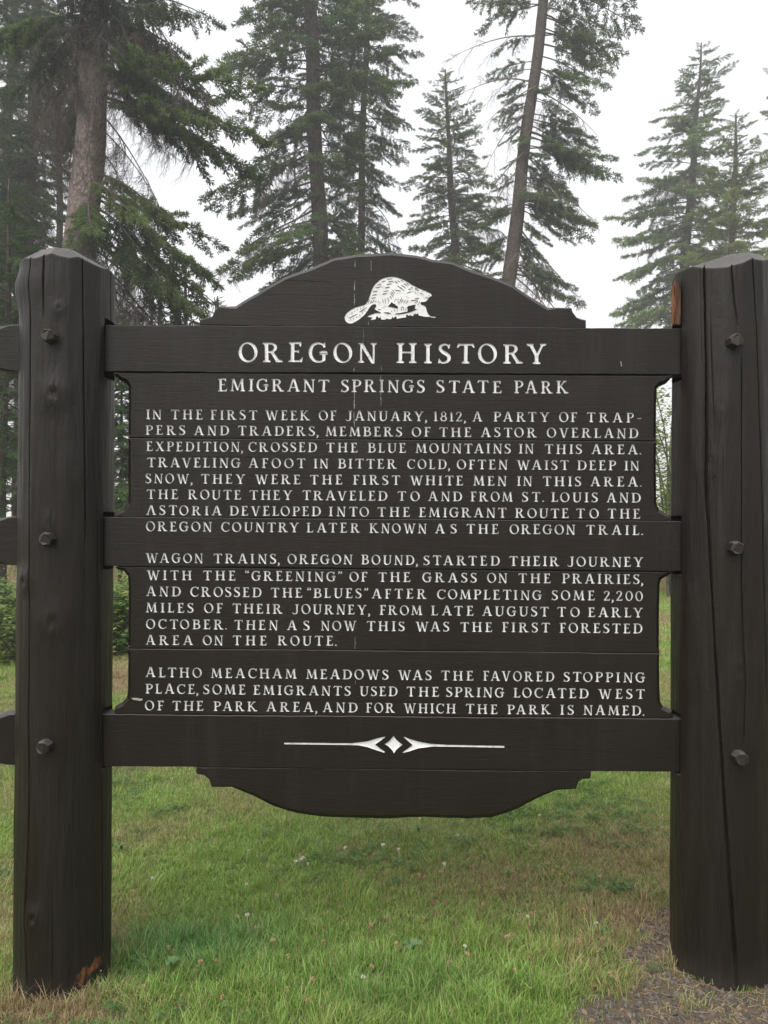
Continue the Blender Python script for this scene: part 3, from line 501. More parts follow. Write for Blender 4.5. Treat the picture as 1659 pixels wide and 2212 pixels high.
C = .013
build_board('board', [(431,702),(431,690,.004),(444,687,.004),(458,683,.004),(463,672,.004),(471,662,.004),(508,660,C),(538,641,C),(575,619,C),(614,597,C),(664,580,C),(720,556,C),(770,548,C),(847,544,C),(900,550,C),(935,559,C),(978,564,C),(1020,582,C),(1077,601,C),(1108,614,C),(1138,634,C),(1184,663,C),(1205,664,.004),(1235,665,.004),(1237,673,.004),(1246,685,.004),(1256,689,.004),(1266,691,.004),(1266,708),(1000,707),(700,704.5)],
            YB, .055, [('beaver_emblem', [beaver])], label='arched top board carved with a white beaver gnawing a stump')
def rail(y0, y1, cuts, label):
    """rail outlines are given at x = 227 and x = 1470 and run on through both posts"""
    (ta, tb), (ba, bb) = y0, y1
    f = lambda a, b, x: a+(b-a)*(x-227)/1243
    X0, X1 = -42, 1740
    top = [(x, f(ta, tb, x)) for x in (44, 227, 600, 1000, 1470, 1660)]; bot = [(x, f(ba, bb, x)) for x in (1660, 1470, 1000, 600, 227, 44)]
    o = [(X0, f(ta, tb, X0)+16, .012), (0, f(ta, tb, 0)+3, .012), (20, f(ta, tb, 20)+.5, .004)] + top + [(1690, f(ta, tb, 1690)+4, .012), (X1, f(ta, tb, X1)+22, .02), (X1, f(ba, bb, X1)-16, .02), (1690, f(ba, bb, 1690)-2, .006)] + bot + [(14, f(ba, bb, 14)-.5, .004), (-4, f(ba, bb, -4)-3, .010), (X0, f(ba, bb, X0)-14, .012)]
    r = build_board('rail', o, YR, .082, cuts, label=label)
    return r
R1 = rail((702, 709.5), (802.5, 809), [('lettering', T1)], 'top rail with the large heading')
R2 = rail((1117, 1126), (1222.5, 1233.5), [('lettering', L8), ('lettering', L9)], 'middle rail carrying two lines of text')
R3 = rail((1543.5, 1553), (1655, 1667.5), [('arrow_ornament', orn)], 'bottom rail with the white arrow and diamond ornament')
build_board('board', [(247,805.5),(850,809),(1451,812.2),(1449,819,C),(1440,828,C),(1428,831,C),(1421,838,C),(1419,945,C),(1419,952.6),(850,948.5),(276,945.3),(276,940,C),(276,835,C),(272,827,C),(258,820,C),(247,812,C)],
            YB, .05, [('lettering', T2+L1+L2)], label='panel board with the park name and first two text lines')
build_board('board', [(276,946.5),(850,949.8),(1419,954),(1419.5,960,C),(1420,1087,C),(1426,1101,C),(1440,1108,C),(1450,1112,C),(1451,1124.2),(850,1120.4),(248,1116),(248,1107,C),(264,1100,C),(275,1087,C),(276,1080,C),(276,955,C)],
            YB, .05, [('lettering', L3+L4+L5+L6+L7)], label='panel board with text lines three to seven')
build_board('board', [(247,1225.5),(850,1230.6),(1454,1237),(1452,1240,C),(1440,1246,C),(1430,1252,C),(1427,1262,C),(1426,1320,C),(1425.5,1400,C),(1425.5,1410.5),(850,1404.5),(275,1400),(275,1395,C),(276,1262,C),(274,1244,C),(266,1234,C),(252,1229,C)],
            YB, .05, [('lettering', L10+L11+L12+L13+L14)], label='panel board with text lines ten to fourteen')
build_board('board', [(275,1401.3),(850,1405.8),(1425.5,1411.8),(1426,1418,C),(1428,1517,C),(1434,1527,C),(1444,1532,C),(1454,1536,C),(1454,1551.3),(850,1546.5),(247,1542),(247,1527,C),(262,1519,C),(272,1508,C),(274,1496,C),(274.5,1410,C)],
            YB, .05, [('lettering', L15+L16+L17)], label='lowest panel board with the last three text lines')
D_ = .016
build_board('board', [(424,1657.5),(850,1662.5),(1277,1667),(1276,1682,.004),(1258,1684,.006),(1250,1690,.006),(1244,1705,.006),(1202,1708,.008),(1172,1722,D_),(1120,1749,D_),(1062,1769,D_),(1010,1771,D_),(900,1768,D_),(840,1771,D_),(760,1769,D_),(690,1766,D_),(640,1759,D_),(590,1744,D_),(545,1721,D_),(500,1701,.008),(457,1700,.006),(451,1684,.006),(440,1675,.006),(424,1672,.004)],
            YB, .055, label='plain curved bottom board')

# unseen strips added inside the boards to stop light showing through the joints
for (xa_, ya, xb_, yb) in ((440,705,1260,709),(250,804.5,1448,811),(278,946,1417,953),(250,1116.5,1448,1125),(250,1224,1450,1235.5),(278,1401,1423,1411),(250,1543,1450,1552),(430,1656.5,1270,1667)):
    a, b = at(xa_, ya, YB), at(xb_, yb, YB); V = [(q.x, y, q.z+dz) for q in (a, b) for y in (YB+.018, YB+.032) for dz in (-.012, .012)]
    mesh_obj('joint_light_stop', to_local(V), [(0,1,3,2),(4,6,7,5),(0,4,5,1),(2,3,7,6),(0,2,6,4),(1,5,7,3)], M_BOARD, park_sign)
# drips, chips and scrapes on the boards
def strip(pts, w, mat, name, Y=YR-.0012, parent=None):
    V = []; n = len(pts)
    for i, (x, y) in enumerate(pts):
        p = at(x, y, Y); ww = 1.05*w*(.5+random.random()) if 0 < i < n-1 else w*.2
        V += [(p.x-ww, Y, p.z), (p.x+ww, Y, p.z)]
    m_ = 2*n; V += [(v[0], Y+.0009, v[2]) for v in V]
    Fs = [(2*i, 2*i+1, 2*i+3, 2*i+2) for i in range(n-1)] + [(2*i+m_, 2*i+2+m_, 2*i+3+m_, 2*i+1+m_) for i in range(n-1)]
    Fs += [(2*i, 2*i+2, 2*i+2+m_, 2*i+m_) for i in range(n-1)] + [(2*i+1, 2*i+1+m_, 2*i+3+m_, 2*i+3) for i in range(n-1)]
    return mesh_obj(name, to_local(V), Fs, mat, parent or park_sign)
def drip(x, y0, y1, w, Y, dx=0):
    n = max(4, int((y1-y0)/4)); pts = [(x+dx*i/n+random.gauss(0, .35), y0+(y1-y0)*i/n) for i in range(n+1)]
    strip(pts, w, M_DRIP, 'drip_stain', Y)
for a in ((767,561,578,.0008,YB-.0012),(766,606,628,.0010,YB-.0012),(765.5,634,660,.0011,YB-.0012),(802,561,585,.0005,YB-.0012),(796,695,703,.0012,YB-.0012),(765,793,803,.0012,YR-.0012),(824,789,801,.0006,YR-.0012),
          (766,846,884,.0013,YB-.0012,-1),(764,888,925,.0009,YB-.0012,2),(823,810,878,.0009,YB-.0012),(767,1374,1402,.0006,YB-.0012),(768,1470,1478,.0005,YB-.0012),(1341,780,792,.0018,YR-.0012,1.5),(785,710,760,.0003,YR-.0012)):
    drip(*a)
strip([(282,1508),(288,1507.5),(296,1508),(303,1510),(309,1509.5)], .002, M_RAW, 'paint_chip', YB-.0012)
p = at(296, 1509.5, YB)
V = [(p.x+dx/586., YB-.0013, p.z-dy/586.) for dx, dy in ((-12,-1.5),(-4,-2),(6,-1),(13,0),(12,3),(6,4.5),(0,3),(-6,2.5),(-10,1))]
V += [(v[0], YB-.0003, v[2]) for v in V]
mesh_obj('paint_chip', to_local(V), [tuple(range(9))]+[(i, i+9, (i+1) % 9+9, (i+1) % 9) for i in range(9)], M_RAW, park_sign)
# hairline cracks in the boards: thin dark grooves standing as narrow dark wedges would not read, so thin proud splinters of paint edge them
M_CRACK = simple('dark open crack', (.004,.004,.004), (.008,.007,.007), 50, 1.)
def crack_line(pts, w, Y):
    q = []
    for i in range(len(pts)-1):
        (x0, y0), (x1, y1) = pts[i], pts[i+1]; n = max(2, int(abs(x1-x0)/9))
        for k in range(n): q.append((x0+(x1-x0)*k/n, y0+(y1-y0)*k/n+random.gauss(0, .18)))
    q.append(pts[-1]); V = []; n = len(q)
    for i, (x, y) in enumerate(q):
        p = at(x, y, Y); ww = w*(.35+.9*random.random()) if 0 < i < n-1 else w*.1
        V += [(p.x, Y-.0006, p.z-ww), (p.x, Y-.0006, p.z+ww)]
    Fs = [(2*i, 2*i+2, 2*i+3, 2*i+1) for i in range(n-1)]
    mesh_obj('crack', to_local(V), Fs, M_CRACK, park_sign)
for a in (([(560,635),(640,637),(720,638)], .0005, YB), ([(286,887),(500,888),(800,890),(1100,893),(1415,896)], .0005, YB), ([(277,983),(420,986),(560,988)], .0005, YB),
          ([(612,606),(668,607),(700,608),(722,609)], .0010, YB), ([(276,1512),(320,1509),(345,1506),(380,1509),(430,1511),(600,1512),(700,1511),(760,1513),(900,1516),(960,1517)], .0010, YB),
          ([(300,1608),(614,1606)], .0004, YR), ([(1089,1612),(1300,1623),(1473,1629)], .0006, YR), ([(277,1332),(420,1333)], .0004, YB), ([(262,822),(340,826)], .0005, YB),
          ([(855,1403),(867,1402)], .0018, YB), ([(1050,583),(1100,606)], .0009, YB)):
    crack_line(*a)

# ------------------------------------------------------------------ posts
def post(eL, eR, ztop_px, z_base, tracks, knots, chamf, slots, name_label, wound=None, cutchunk=False, bulges=(), taper=.02):
    """eL: silhouette x (picture units) of one side at eye height and dist, returns the post"""
    a0 = math.atan2(*(lambda v: (v.x, v.y))(ray(eL[0], eL[1])))
    if eR: a1 = math.atan2(*(lambda v: (v.x, v.y))(ray(eR[0], eR[1]))); mid = (a0+a1)/2; half = (a1-a0)/2
    else:
        half = R(2.93)
        for _ in range(8):
            mid = a0+half; half = math.asin(.184/(PYC/math.cos(mid)))
    cx_ = PYC*math.tan(mid); Rr = (PYC/math.cos(mid))*math.sin(half)
    zt = at(ztop_px[0], ztop_px[1], PYC-.10).z; zb = z_base-.12
    def hit(px, py):
        v = ray(px, py); ox, oy = CAM.x-cx_, CAM.y-PYC
        A = v.x**2+v.y**2; B = 2*(ox*v.x+oy*v.y); Cc = ox*ox+oy*oy-Rr**2; D = max(B*B-4*A*Cc, 0)
        t = (-B-math.sqrt(D))/(2*A); p = CAM+v*t
        return math.atan2(p.x-cx_, -(p.y-PYC)), p.z          # angle 0 faces the camera side
    nz = 330; zs = np.linspace(zb, zt, nz)
    trk = []
    for pts, dep, wid in tracks:
        h = sorted([hit(*p) for p in pts], key=lambda t: t[1]); hz = [t[1] for t in h]; ha = [t[0] for t in h]
        ang = np.interp(zs, hz, ha); zmin, zmax = hz[0], hz[-1]
        ang = ang + .0015*np.sin(zs*23+len(trk)*2)+ .004*(vnoise(zs*14, zs*0+len(trk), 4)-.5)
        d = dep*np.clip(np.minimum((zs-zmin)/.08+.0, (zmax-zs)/.08+.0), 0, 1)*(.6+.8*vnoise(zs*6, zs*0+5*len(trk), 9))
        if zmax > zt-.12: d = dep*np.clip((zs-zmin)/.08, 0, 1)*(.6+.8*vnoise(zs*6, zs*0+5*len(trk), 9))
        if zmin < zb+.25: d = np.maximum(d, dep*.6*(zs < zb+.4))
        trk.append((ang, d, wid/Rr))
    trk.sort(key=lambda t: t[0].mean())
    # keep neighbouring cracks apart
    for i in range(1, len(trk)): trk[i] = (np.maximum(trk[i][0], trk[i-1][0]+.06), trk[i][1], trk[i][2])
    ref = [float(t[0].mean()) for t in trk]
    cols = list(np.linspace(-math.pi, math.pi, 190, endpoint=False)); kind = {}
    cols = [c for c in cols if all(abs(c-r) > t[2]*1.6 for r, t in zip(ref, trk))]
    for k, (r, t) in enumerate(zip(ref, trk)):
        for u in (-1.3, -.8, -.35, 0, .35, .8, 1.3): cols.append(r+u*t[2])
    cols = np.array(sorted(cols)); nc = len(cols)
    kn = [(hit(px, py), s, am) for px, py, s, am in knots]
    planes = [(R(az), r0, sl) for az, r0, sl in chamf]
    def ztopf(x, y, dz=0.):
        z = np.full(np.shape(x), zt)
        for az, r0, sl_ in planes: z = np.minimum(z, zt-np.maximum((x*np.sin(az)-y*np.cos(az))-r0, 0)*sl_)
        return z
    TH = np.zeros((nz, nc)); RR = np.zeros((nz, nc))
    for i, z in enumerate(zs):
        th = np.interp(cols, [-math.pi]+ref+[math.pi], [-math.pi]+[t[0][i] for t in trk]+[math.pi])
        TH[i] = th
        r = Rr*(1+taper*(.5-(z-zb)/(zt-zb)))
        ng = 9; ph = (th+.35+.05*math.sin(z*2))*ng/(2*math.pi); fr = ph-np.floor(ph)
        flat = math.cos(math.pi/ng)/np.cos((fr-.5)*2*math.pi/ng)
        rr = r*(.35*flat/np.mean(flat)+.65)
        rr = rr + .006*(vnoise((th+4)*2.2, np.full(nc, z*1.7), 12)-.5) + .0030*(vnoise((th+4)*9, np.full(nc, z*5), 13)-.5)
        rr = rr + .0016*(vnoise((th+4)*26, np.full(nc, z*9), 15)-.5)
        for (ka, kz), s, am in kn:
            d2 = (((th-ka)*Rr)/s)**2+((z-kz)/(s*1.3))**2
            rr = rr + am*np.exp(-d2) - am*.8*np.exp(-d2*9)+ am*.35*np.exp(-d2*.6)*(vnoise((th+4)*30, np.full(nc, z*40), 16)-.5)
        for ba, bz, bs, bam in bulges: rr = rr + bam*np.exp(-((z-bz)/bs)**2-((th-ba)/.9)**2)
        for (ang, d, wd), rf in zip(trk, ref):
            rr = rr - d[i]*np.clip(1-np.abs(cols-rf)/wd, 0, 1)
        RR[i] = rr
    X = RR*np.sin(TH); Yy = -RR*np.cos(TH); Z = np.repeat(zs[:, None], nc, 1)
    V = np.zeros((nz, nc, 3)); V[..., 0] = X+cx_; V[..., 1] = Yy+PYC; lim = ztopf(X, Yy)
    # squeeze the last rows under the hewn top
    top_edge = ztopf(X[-1], Yy[-1]); k0 = int(nz*.9)
    for i in range(nz):
        if i < k0: V[i, :, 2] = Z[i]
        else: V[i, :, 2] = Z[k0-1]+(top_edge-Z[k0-1])*(i-k0+1)/(nz-k0)
    V = V.reshape(-1, 3); Fs = [(i*nc+k, i*nc+(k+1) % nc, (i+1)*nc+(k+1) % nc, (i+1)*nc+k) for i in range(nz-1) for k in range(nc)]
    rings = 16; vs = [V]; base = nz*nc; prev = (nz-1)*nc
    for j in range(1, rings):
        f = 1-j/rings; x = X[-1]*f; y = Yy[-1]*f; z = ztopf(x, y)-.0012*vnoise(x*60, y*60, 3)
        vs.append(np.stack([x+cx_, y+PYC, z], 1)); cur = base+(j-1)*nc
        Fs += [(prev+k, prev+(k+1) % nc, cur+(k+1) % nc, cur+k) for k in range(nc)]; prev = cur
    V = np.vstack(vs); ci = len(V); V = np.vstack([V, [[cx_, PYC, zt]], [[cx_, PYC, zb]]])
    Fs += [(prev+k, prev+(k+1) % nc, ci) for k in range(nc)] + [((k+1) % nc, k, ci+1) for k in range(nc)]
    wd = np.zeros(len(V)); du = np.zeros(len(V))
    if wound is not None:
        P = [hit(*w) for w in wound]; P = np.array([(a*Rr, z) for a, z in P])
        ta = np.arctan2(V[:,0]-cx_, -(V[:,1]-PYC))*Rr; j = (fbm(ta*60, V[:,2]*60, 5)-.5)*.035
        wd = (in_poly(ta+j, V[:,2]+j, P) & (V[:,1] < PYC)).astype(float)
    hgt = V[:,2]-z_base; du = np.clip(1-(hgt/.10+.8*(fbm(V[:,0]*30, V[:,2]*12, 8)-.5)), 0, 1)*.10
    du = np.maximum(du, np.clip((V[:,2]-(ztopf(V[:,0]-cx_, V[:,1]-PYC)-.004))/.004, 0, 1)*.38*(V[:,2] > zt-.25)*(fbm(V[:,0]*40, V[:,1]*40, 9)+.4))  # top facets: sheen of the sky put in as paler colour
    o = mesh_obj('post', to_local(V), Fs, M_POST, park_sign, smooth=True, attrs={'wound': wd, 'dust_sheen': du})
    o['label'] = name_label
    npoly = len(o.data.polygons); sm = np.ones(npoly, bool); sm[(nz-2)*nc:] = False; o.data.polygons.foreach_set('use_smooth', sm)
    # mortises for the rails
    bmx = bmesh.new()
    def box(x0, x1, y0, y1, z0, z1):
        vs_ = [bmx.verts.new(Vector((x, y, z))-park_sign.location) for x in (x0, x1) for y in (y0, y1) for z in (z0, z1)]
        for f in ((0,1,3,2),(4,6,7,5),(0,4,5,1),(2,3,7,6),(0,2,6,4),(1,5,7,3)): bmx.faces.new([vs_[k] for k in f])
    for (za, zb_) in slots: box(cx_-.3, cx_+.3, YR-.012, YR+.094, zb_, za)
    bmesh.ops.recalc_face_normals(bmx, faces=bmx.faces)
    cm = bpy.data.meshes.new('cutter'); bmx.to_mesh(cm); bmx.free(); cm.materials.append(M_POST)
    co = bpy.data.objects.new('cutter', cm); COL.objects.link(co); co.parent = park_sign
    cuts = [co]
    if cutchunk:
        bmx = bmesh.new(); q = at(1466, 650, YR-.004); z1_ = at(1466, 600, PYC).z; z0_ = at(1466, 704, YR).z-.01
        box(cx_-.4, q.x, 2.6, YR+.005, z0_, z1_); bmesh.ops.recalc_face_normals(bmx, faces=bmx.faces)
        cm2 = bpy.data.meshes.new('cutter'); bmx.to_mesh(cm2); bmx.free(); cm2.materials.append(M_POST)
        c2 = bpy.data.objects.new('cutter', cm2); COL.objects.link(c2); c2.parent = park_sign; cuts.append(c2)
    for c_ in cuts:
        md = o.modifiers.new('b', 'BOOLEAN'); md.operation = 'DIFFERENCE'; md.solver = 'EXACT'; md.object = c_
    bpy.context.view_layer.update()
    dg = bpy.context.evaluated_depsgraph_get(); me = bpy.data.meshes.new_from_object(o.evaluated_get(dg))
    o.modifiers.clear(); old = o.data; o.data = me; bpy.data.meshes.remove(old)
    if len(me.polygons) < 1000: print('BOOLEAN FAILED', len(me.polygons))
    for c_ in cuts: bpy.data.objects.remove(c_)
    return o, cx_, Rr
sz = lambda yl, x, yr: at(x, yl, YR).z
def slots_at(x): 
    f = lambda a, b: a+(b-a)*(x-227)/1243
    g_ = lambda a, b, d: at(x, f(a, b)+d, YR).z
    return [(g_(702,709.5,-13), g_(802.5,809,14)), (g_(1117,1126,-11), g_(1222.5,1233.5,8)), (g_(1543.5,1553,-12), g_(1655,1667.5,5))]
sx = lambda q: (q.x, q.y)
postL, cxL, RL = post((38, 1100), (245.5, 1100), (165, 541), float(gz(PL.x, PYC-.17)),
    [([(64,560),(63,900),(65,1250),(62,1500),(64,1750),(57,1960),(62,2160)], .012, .0035), ([(93,548),(93,620),(93,700)], .011, .0035), ([(179,548),(182,800),(186,1115),(186,1180)], .010, .003),
     ([(211,1060),(213,1300),(216,1500),(221,1750),(222,2060)], .012, .0035), ([(110,1100),(108,1155)], .006, .002), ([(113,1900),(113,2100),(114,2150)], .004, .0015), ([(240,570),(240,700)], .008, .003)],
    [(127,659,.022,.006),(116,850,.045,.013),(53,1256,.035,.012),(112,1345,.05,.007),(72,1985,.035,.014),(105,1130,.03,.004),(160,1010,.05,.004)],
    [(-68,.092,.62),(-22,.125,1.05),(22,.132,1.15),(64,.098,.75),(100,.045,.42),(150,.10,.8),(195,.1,.8),(240,.1,.8)],
    slots_at(235), 'left log post with a rotten orange patch at its foot', wound=[(166,2122),(172,2100),(184,2092),(196,2088),(204,2072),(216,2062),(223,2066),(221,2085),(208,2094),(196,2104),(184,2110),(176,2132)],
    bulges=[(-1.3, at(35,622,PYC).z, .07, .016), (-1.3, at(35,575,PYC).z, .03, -.004)])
postR, cxR, RP = post((1449.5, 1100), None, (1590, 551), float(gz(PR.x, PYC-.17)),
    [([(1483,575),(1490,800),(1499,900),(1518,1030),(1528,1130),(1545,1400),(1564,1700),(1578,1900),(1594,2110)], .016, .0055), ([(1581,550),(1588,640),(1596,718)], .010, .003), ([(1627,556),(1635,700),(1641,900),(1648,1150),(1656,1500)], .012, .004),
     ([(1580,760),(1588,900),(1596,1080),(1604,1300),(1612,1500),(1606,1630)], .008, .003), ([(1466,1700),(1475,1900),(1488,2080)], .010, .0035), ([(1533,640),(1536,760),(1545,960)], .003, .0015), ([(1512,575),(1516,800)], .003, .0015)],
    [(1505,1470,.03,.003),(1560,870,.04,.004),(1530,1000,.05,.004),(1600,1450,.05,.004),(1480,1300,.05,.005)],
    [(-66,.06,.35),(-24,.112,.95),(20,.138,.9),(62,.12,.7),(100,.085,.5),(150,.10,.8),(195,.1,.8),(240,.1,.8)],
    slots_at(1463), 'right log post with a long leaning crack and a splintered upper edge', cutchunk=True)
# splintered wood where a piece of the right post has broken out
mb = MB(); z0_ = at(1460, 703, YR).z; z1_ = at(1460, 598, YR).z
xa = at(1451, 650, YR).x; xb = at(1466, 650, YR).x
for i in range(9):
    x = xa+.002+(xb-xa)*(i+.2)/9; w = (xb-xa)/9*.85; a = z0_+random.uniform(0, .006); b = z1_-random.uniform(0, .03)-(.03 if i > 6 else 0); y = YR-.002-random.uniform(0, .012); k = random.uniform(-.002, .002)
    V = []
    for t in np.linspace(0, 1, 7):
        z = a+(b-a)*t; ww = w*(1 if t < .8 else 1-(t-.8)*3.5); jx = k*math.sin(t*5)
        V += [(x+jx, YR+.01, z), (x+jx, y+random.uniform(-.002,.002), z), (x+jx+ww, y+random.uniform(-.002,.002), z), (x+jx+ww, YR+.01, z)]
    Fs = [(4*j+q, 4*j+(q+1) % 4, 4*j+4+(q+1) % 4, 4*j+4+q) for j in range(6) for q in range(4)]+[(0,1,2,3),(27,26,25,24)]
    mb.add(to_local(V), Fs)
o = mb.obj('splintered_wood', M_SPLINT, park_sign); o['label'] = 'bare orange splintered wood beside the right post'
# pegs
def peg(px, py, r, cxx, Rr, parent, tw):
    v = ray(px, py); zc_ = at(px, py, PYC-Rr-.045).z; xc = at(px, py, PYC-Rr-.045).x
    n = 7; mb = MB(); V = []
    a_ = [tw+2*math.pi*k/n+random.uniform(-.12, .12) for k in range(n)]
    for (y, rr) in ((PYC-Rr+.06, r*.95), (PYC-Rr-.020, r), (PYC-Rr-.032, r*.95), (PYC-Rr-.037, r*.78)):
        V += [(xc+(cxx-xc)*max(0, min(1, (y-(PYC-Rr-.05))/.5))*.0+rr*math.cos(t), y+.004*math.cos(t*2+tw)*(rr != r*.95), zc_+rr*math.sin(t)) for t in a_]
    Fs = [(j*n+k, (j+1)*n+k, (j+1)*n+(k+1) % n, j*n+(k+1) % n) for j in range(3) for k in range(n)] + [tuple(3*n+k for k in range(n))]
    mb.add(to_local(V), Fs); o = mb.obj('peg', M_PEG, park_sign)
    bm = bmesh.new(); bm.from_mesh(o.data); bmesh.ops.recalc_face_normals(bm, faces=bm.faces); bm.to_mesh(o.data); bm.free()
for x, y, t in ((99,722,.2),(94,1165,.9),(88,1618,.4)): peg(x, y, .0265, cxL, RL, postL, t)
for x, y, t in ((1596,733,.1),(1597,1185,.6),(1607,1643,.3)): peg(x, y, .0265, cxR, RP, postR, t)
# ------------------------------------------------------------------ conifers
def spray(mbv, p, d, L, w, up, tone, fan=1):
    """a needle covered shoot: two crossed long kites with a ragged outline"""
    d = d.normalized(); s = d.cross(up); s = s.normalized() if s.length > 1e-5 else Vector((0,1,0)); n = s.cross(d)
    for q in (s, (s*.35+n*.94)):
        a = p; m1 = p+d*L*.35; e = p+d*L
        V = [a, m1+q*w*random.uniform(.7,1.2), p+d*L*.6+q*w*.35, p+d*L*.8+q*w*.62, e, p+d*L*.72-q*w*.62, p+d*L*.52-q*w*.35, m1-q*w*random.uniform(.7,1.2)]
        mbv.add(V, [(0,1,2,6,7), (2,3,4,5,6)], tone)
def kite(ml, p, d, L, w, tone):
    """a short needle covered shoot: two crossed ragged blades"""
    s = d.orthogonal().normalized(); a = random.uniform(0, math.pi); n = d.cross(s); s, n = s*math.cos(a)+n*math.sin(a), n*math.cos(a)-s*math.sin(a)
    for q in (s, n):
        w1, w2 = w*random.uniform(.7, 1.3), w*random.uniform(.7, 1.3)
        ml.add([p, p+d*L*.45+q*w1, p+d*L*.62+q*w1*.5, p+d*L*.8+q*w1*.75, p+d*L, p+d*L*.75-q*w2*.8, p+d*L*.5-q*w2], [(0,1,2,3,4,5,6)], tone)
def bough_mesh(name, seed, L=3.0, droop=.06, hang=.2, dens=1.0, bare=.18, width=.95, fine=1.0):
    random.seed(seed); mw = MB(); ml = MB()
    wob = [random.uniform(-.15, .15) for _ in range(3)]
    ax = lambda t: Vector((L*t, wob[0]*math.sin(t*5+seed)+wob[1]*t, -droop*(L*t)**2+.30*droop*L*L*max(0, t-.6)**1.5*1.5+wob[2]*.4*math.sin(t*7)))
    mw.tube([ax(t) for t in np.linspace(0, 1, 10)], [.028*(1-t)+.005 for t in np.linspace(0, 1, 10)], 5, 0.)
    n2 = int(15*dens)
    for i in range(n2+1):
        for sd in (-1, 1):
            t = bare+(1-bare)*min(1, (i+random.uniform(0, .8))/n2); u = (t-bare)/(1-bare)
            if random.random() < .14: continue
            L2 = (width*(1-u)**.7*min(1, .35+u*2.5)+.14)*random.uniform(.45, 1.2)
            an = R(random.uniform(35, 75))*(1 if i < n2 else random.uniform(0,.3)); p0 = ax(t)
            dd = Vector((math.cos(an), sd*math.sin(an), random.uniform(-.3, .25)-hang*.8)).normalized()
            q = p0.copy(); st = .07/fine; ns = max(2, int(L2/st)); path = [q.copy()]
            for k in range(ns):
                q = q+dd*st; path.append(q.copy()); dd = (dd+Vector((.02+random.gauss(0,.07), random.gauss(0,.07), .012-hang*.12+random.gauss(0,.06)))).normalized()
            mw.tube(path[::2]+[path[-1]], .007, 3, 0.)
            for k in range(1, ns+1):
                if k < ns*.2 and random.random() < .7: continue
                fw = (path[k]-path[k-1]).normalized(); puff = .6+.8*float(vnoise(path[k].x*2.6+seed, path[k].y*2.6+path[k].z*2, 3))
                m_ = int(5*puff*(2.3 if fine > 1.1 else 1.75)+random.random())
                for _ in range(m_):
                    r = Vector((random.gauss(0,1), random.gauss(0,1), random.gauss(.25-hang*.6,.75))).normalized()
                    d = (fw*random.uniform(.3,1.1)+r*.9).normalized(); l = random.uniform(.07, .15)*(.74 if fine > 1.1 else .92)
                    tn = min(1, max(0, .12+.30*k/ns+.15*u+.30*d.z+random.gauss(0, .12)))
                    kite(ml, path[k]+r*.02, d, l, random.uniform(.011, .019)*(.62 if fine > 1.1 else .85), tn)
    V = mw.v+ml.v; nf = len(mw.f); Fs = mw.f+[tuple(i+mw.n for i in f) for f in ml.f]
    me = bpy.data.meshes.new(name); me.from_pydata([tuple(v) for v in V], [], Fs); me.materials.append(M_NEEDLE); me.materials.append(M_TWIG)
    mi = np.zeros(len(Fs), np.int32); mi[:nf] = 1; me.polygons.foreach_set('material_index', mi)
    a = me.attributes.new('tone', 'FLOAT', 'POINT'); a.data.foreach_set('value', np.array(mw.a+ml.a, np.float32)); me.update()
    return me
def dead_mesh(name, seed, L=2.5, droop=.15, hang=1.0, n2=22, mat=None):
    random.seed(seed); mb = MB()
    ax = lambda t: Vector((L*t, .2*math.sin(t*4+seed), -droop*(L*t)**2))
    mb.tube([ax(t) for t in np.linspace(0, 1, 10)], [.022*(1-t)+.004 for t in np.linspace(0, 1, 10)], 5)
    def twig(p, d, l, r, lev):
        P = [p]; n = 7
        for k in range(n):
            d = (d+Vector((random.gauss(0, .12), random.gauss(0, .12), -.10*hang+random.gauss(0, .08)))).normalized(); P.append(P[-1]+d*l/n)
        mb.tube(P, [r*(1-.7*k/n) for k in range(n+1)], 3)
        if lev > 0:
            for k in range(1, n+1):
                for _ in range(2):
                    if random.random() < .8: twig(P[k], (d+Vector((random.gauss(0, .8), random.gauss(0, .8), random.gauss(-.2*hang, .4)))).normalized(), l*random.uniform(.25, .55), r*.5, lev-1)
    for i in range(n2):
        t = random.uniform(.1, 1); sd = random.choice((-1, 1)); an = R(random.uniform(30, 80))
        twig(ax(t), Vector((math.cos(an), sd*math.sin(an), random.uniform(-.5, .2)-hang*.5)).normalized(), random.uniform(.4, 1.1)*(1.3-t*.6), .008, 2 if i % 2 else 1)
    me = bpy.data.meshes.new(name); me.from_pydata([tuple(v) for v in mb.v], [], mb.f); me.materials.append(mat or M_TWIG); me.update()
    return me
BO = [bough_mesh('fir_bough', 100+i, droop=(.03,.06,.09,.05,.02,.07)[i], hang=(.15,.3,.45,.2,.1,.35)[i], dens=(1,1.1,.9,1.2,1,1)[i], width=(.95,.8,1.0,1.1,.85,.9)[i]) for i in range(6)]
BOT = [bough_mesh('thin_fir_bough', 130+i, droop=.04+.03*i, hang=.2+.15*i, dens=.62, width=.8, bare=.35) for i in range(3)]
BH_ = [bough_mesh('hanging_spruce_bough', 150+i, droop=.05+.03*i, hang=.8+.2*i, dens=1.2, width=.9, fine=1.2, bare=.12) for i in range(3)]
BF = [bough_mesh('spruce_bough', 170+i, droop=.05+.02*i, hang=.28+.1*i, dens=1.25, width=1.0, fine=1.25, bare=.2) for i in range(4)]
DE = [dead_mesh('dead_bough', 200+i, hang=(.9,1.4,.5)[i], n2=(22,26,14)[i]) for i in range(3)]
DS = [dead_mesh('bare_bough', 220+i, L=2.2, droop=.10, hang=.5, n2=7, mat=M_TWIGP) for i in range(2)]
random.seed(77)

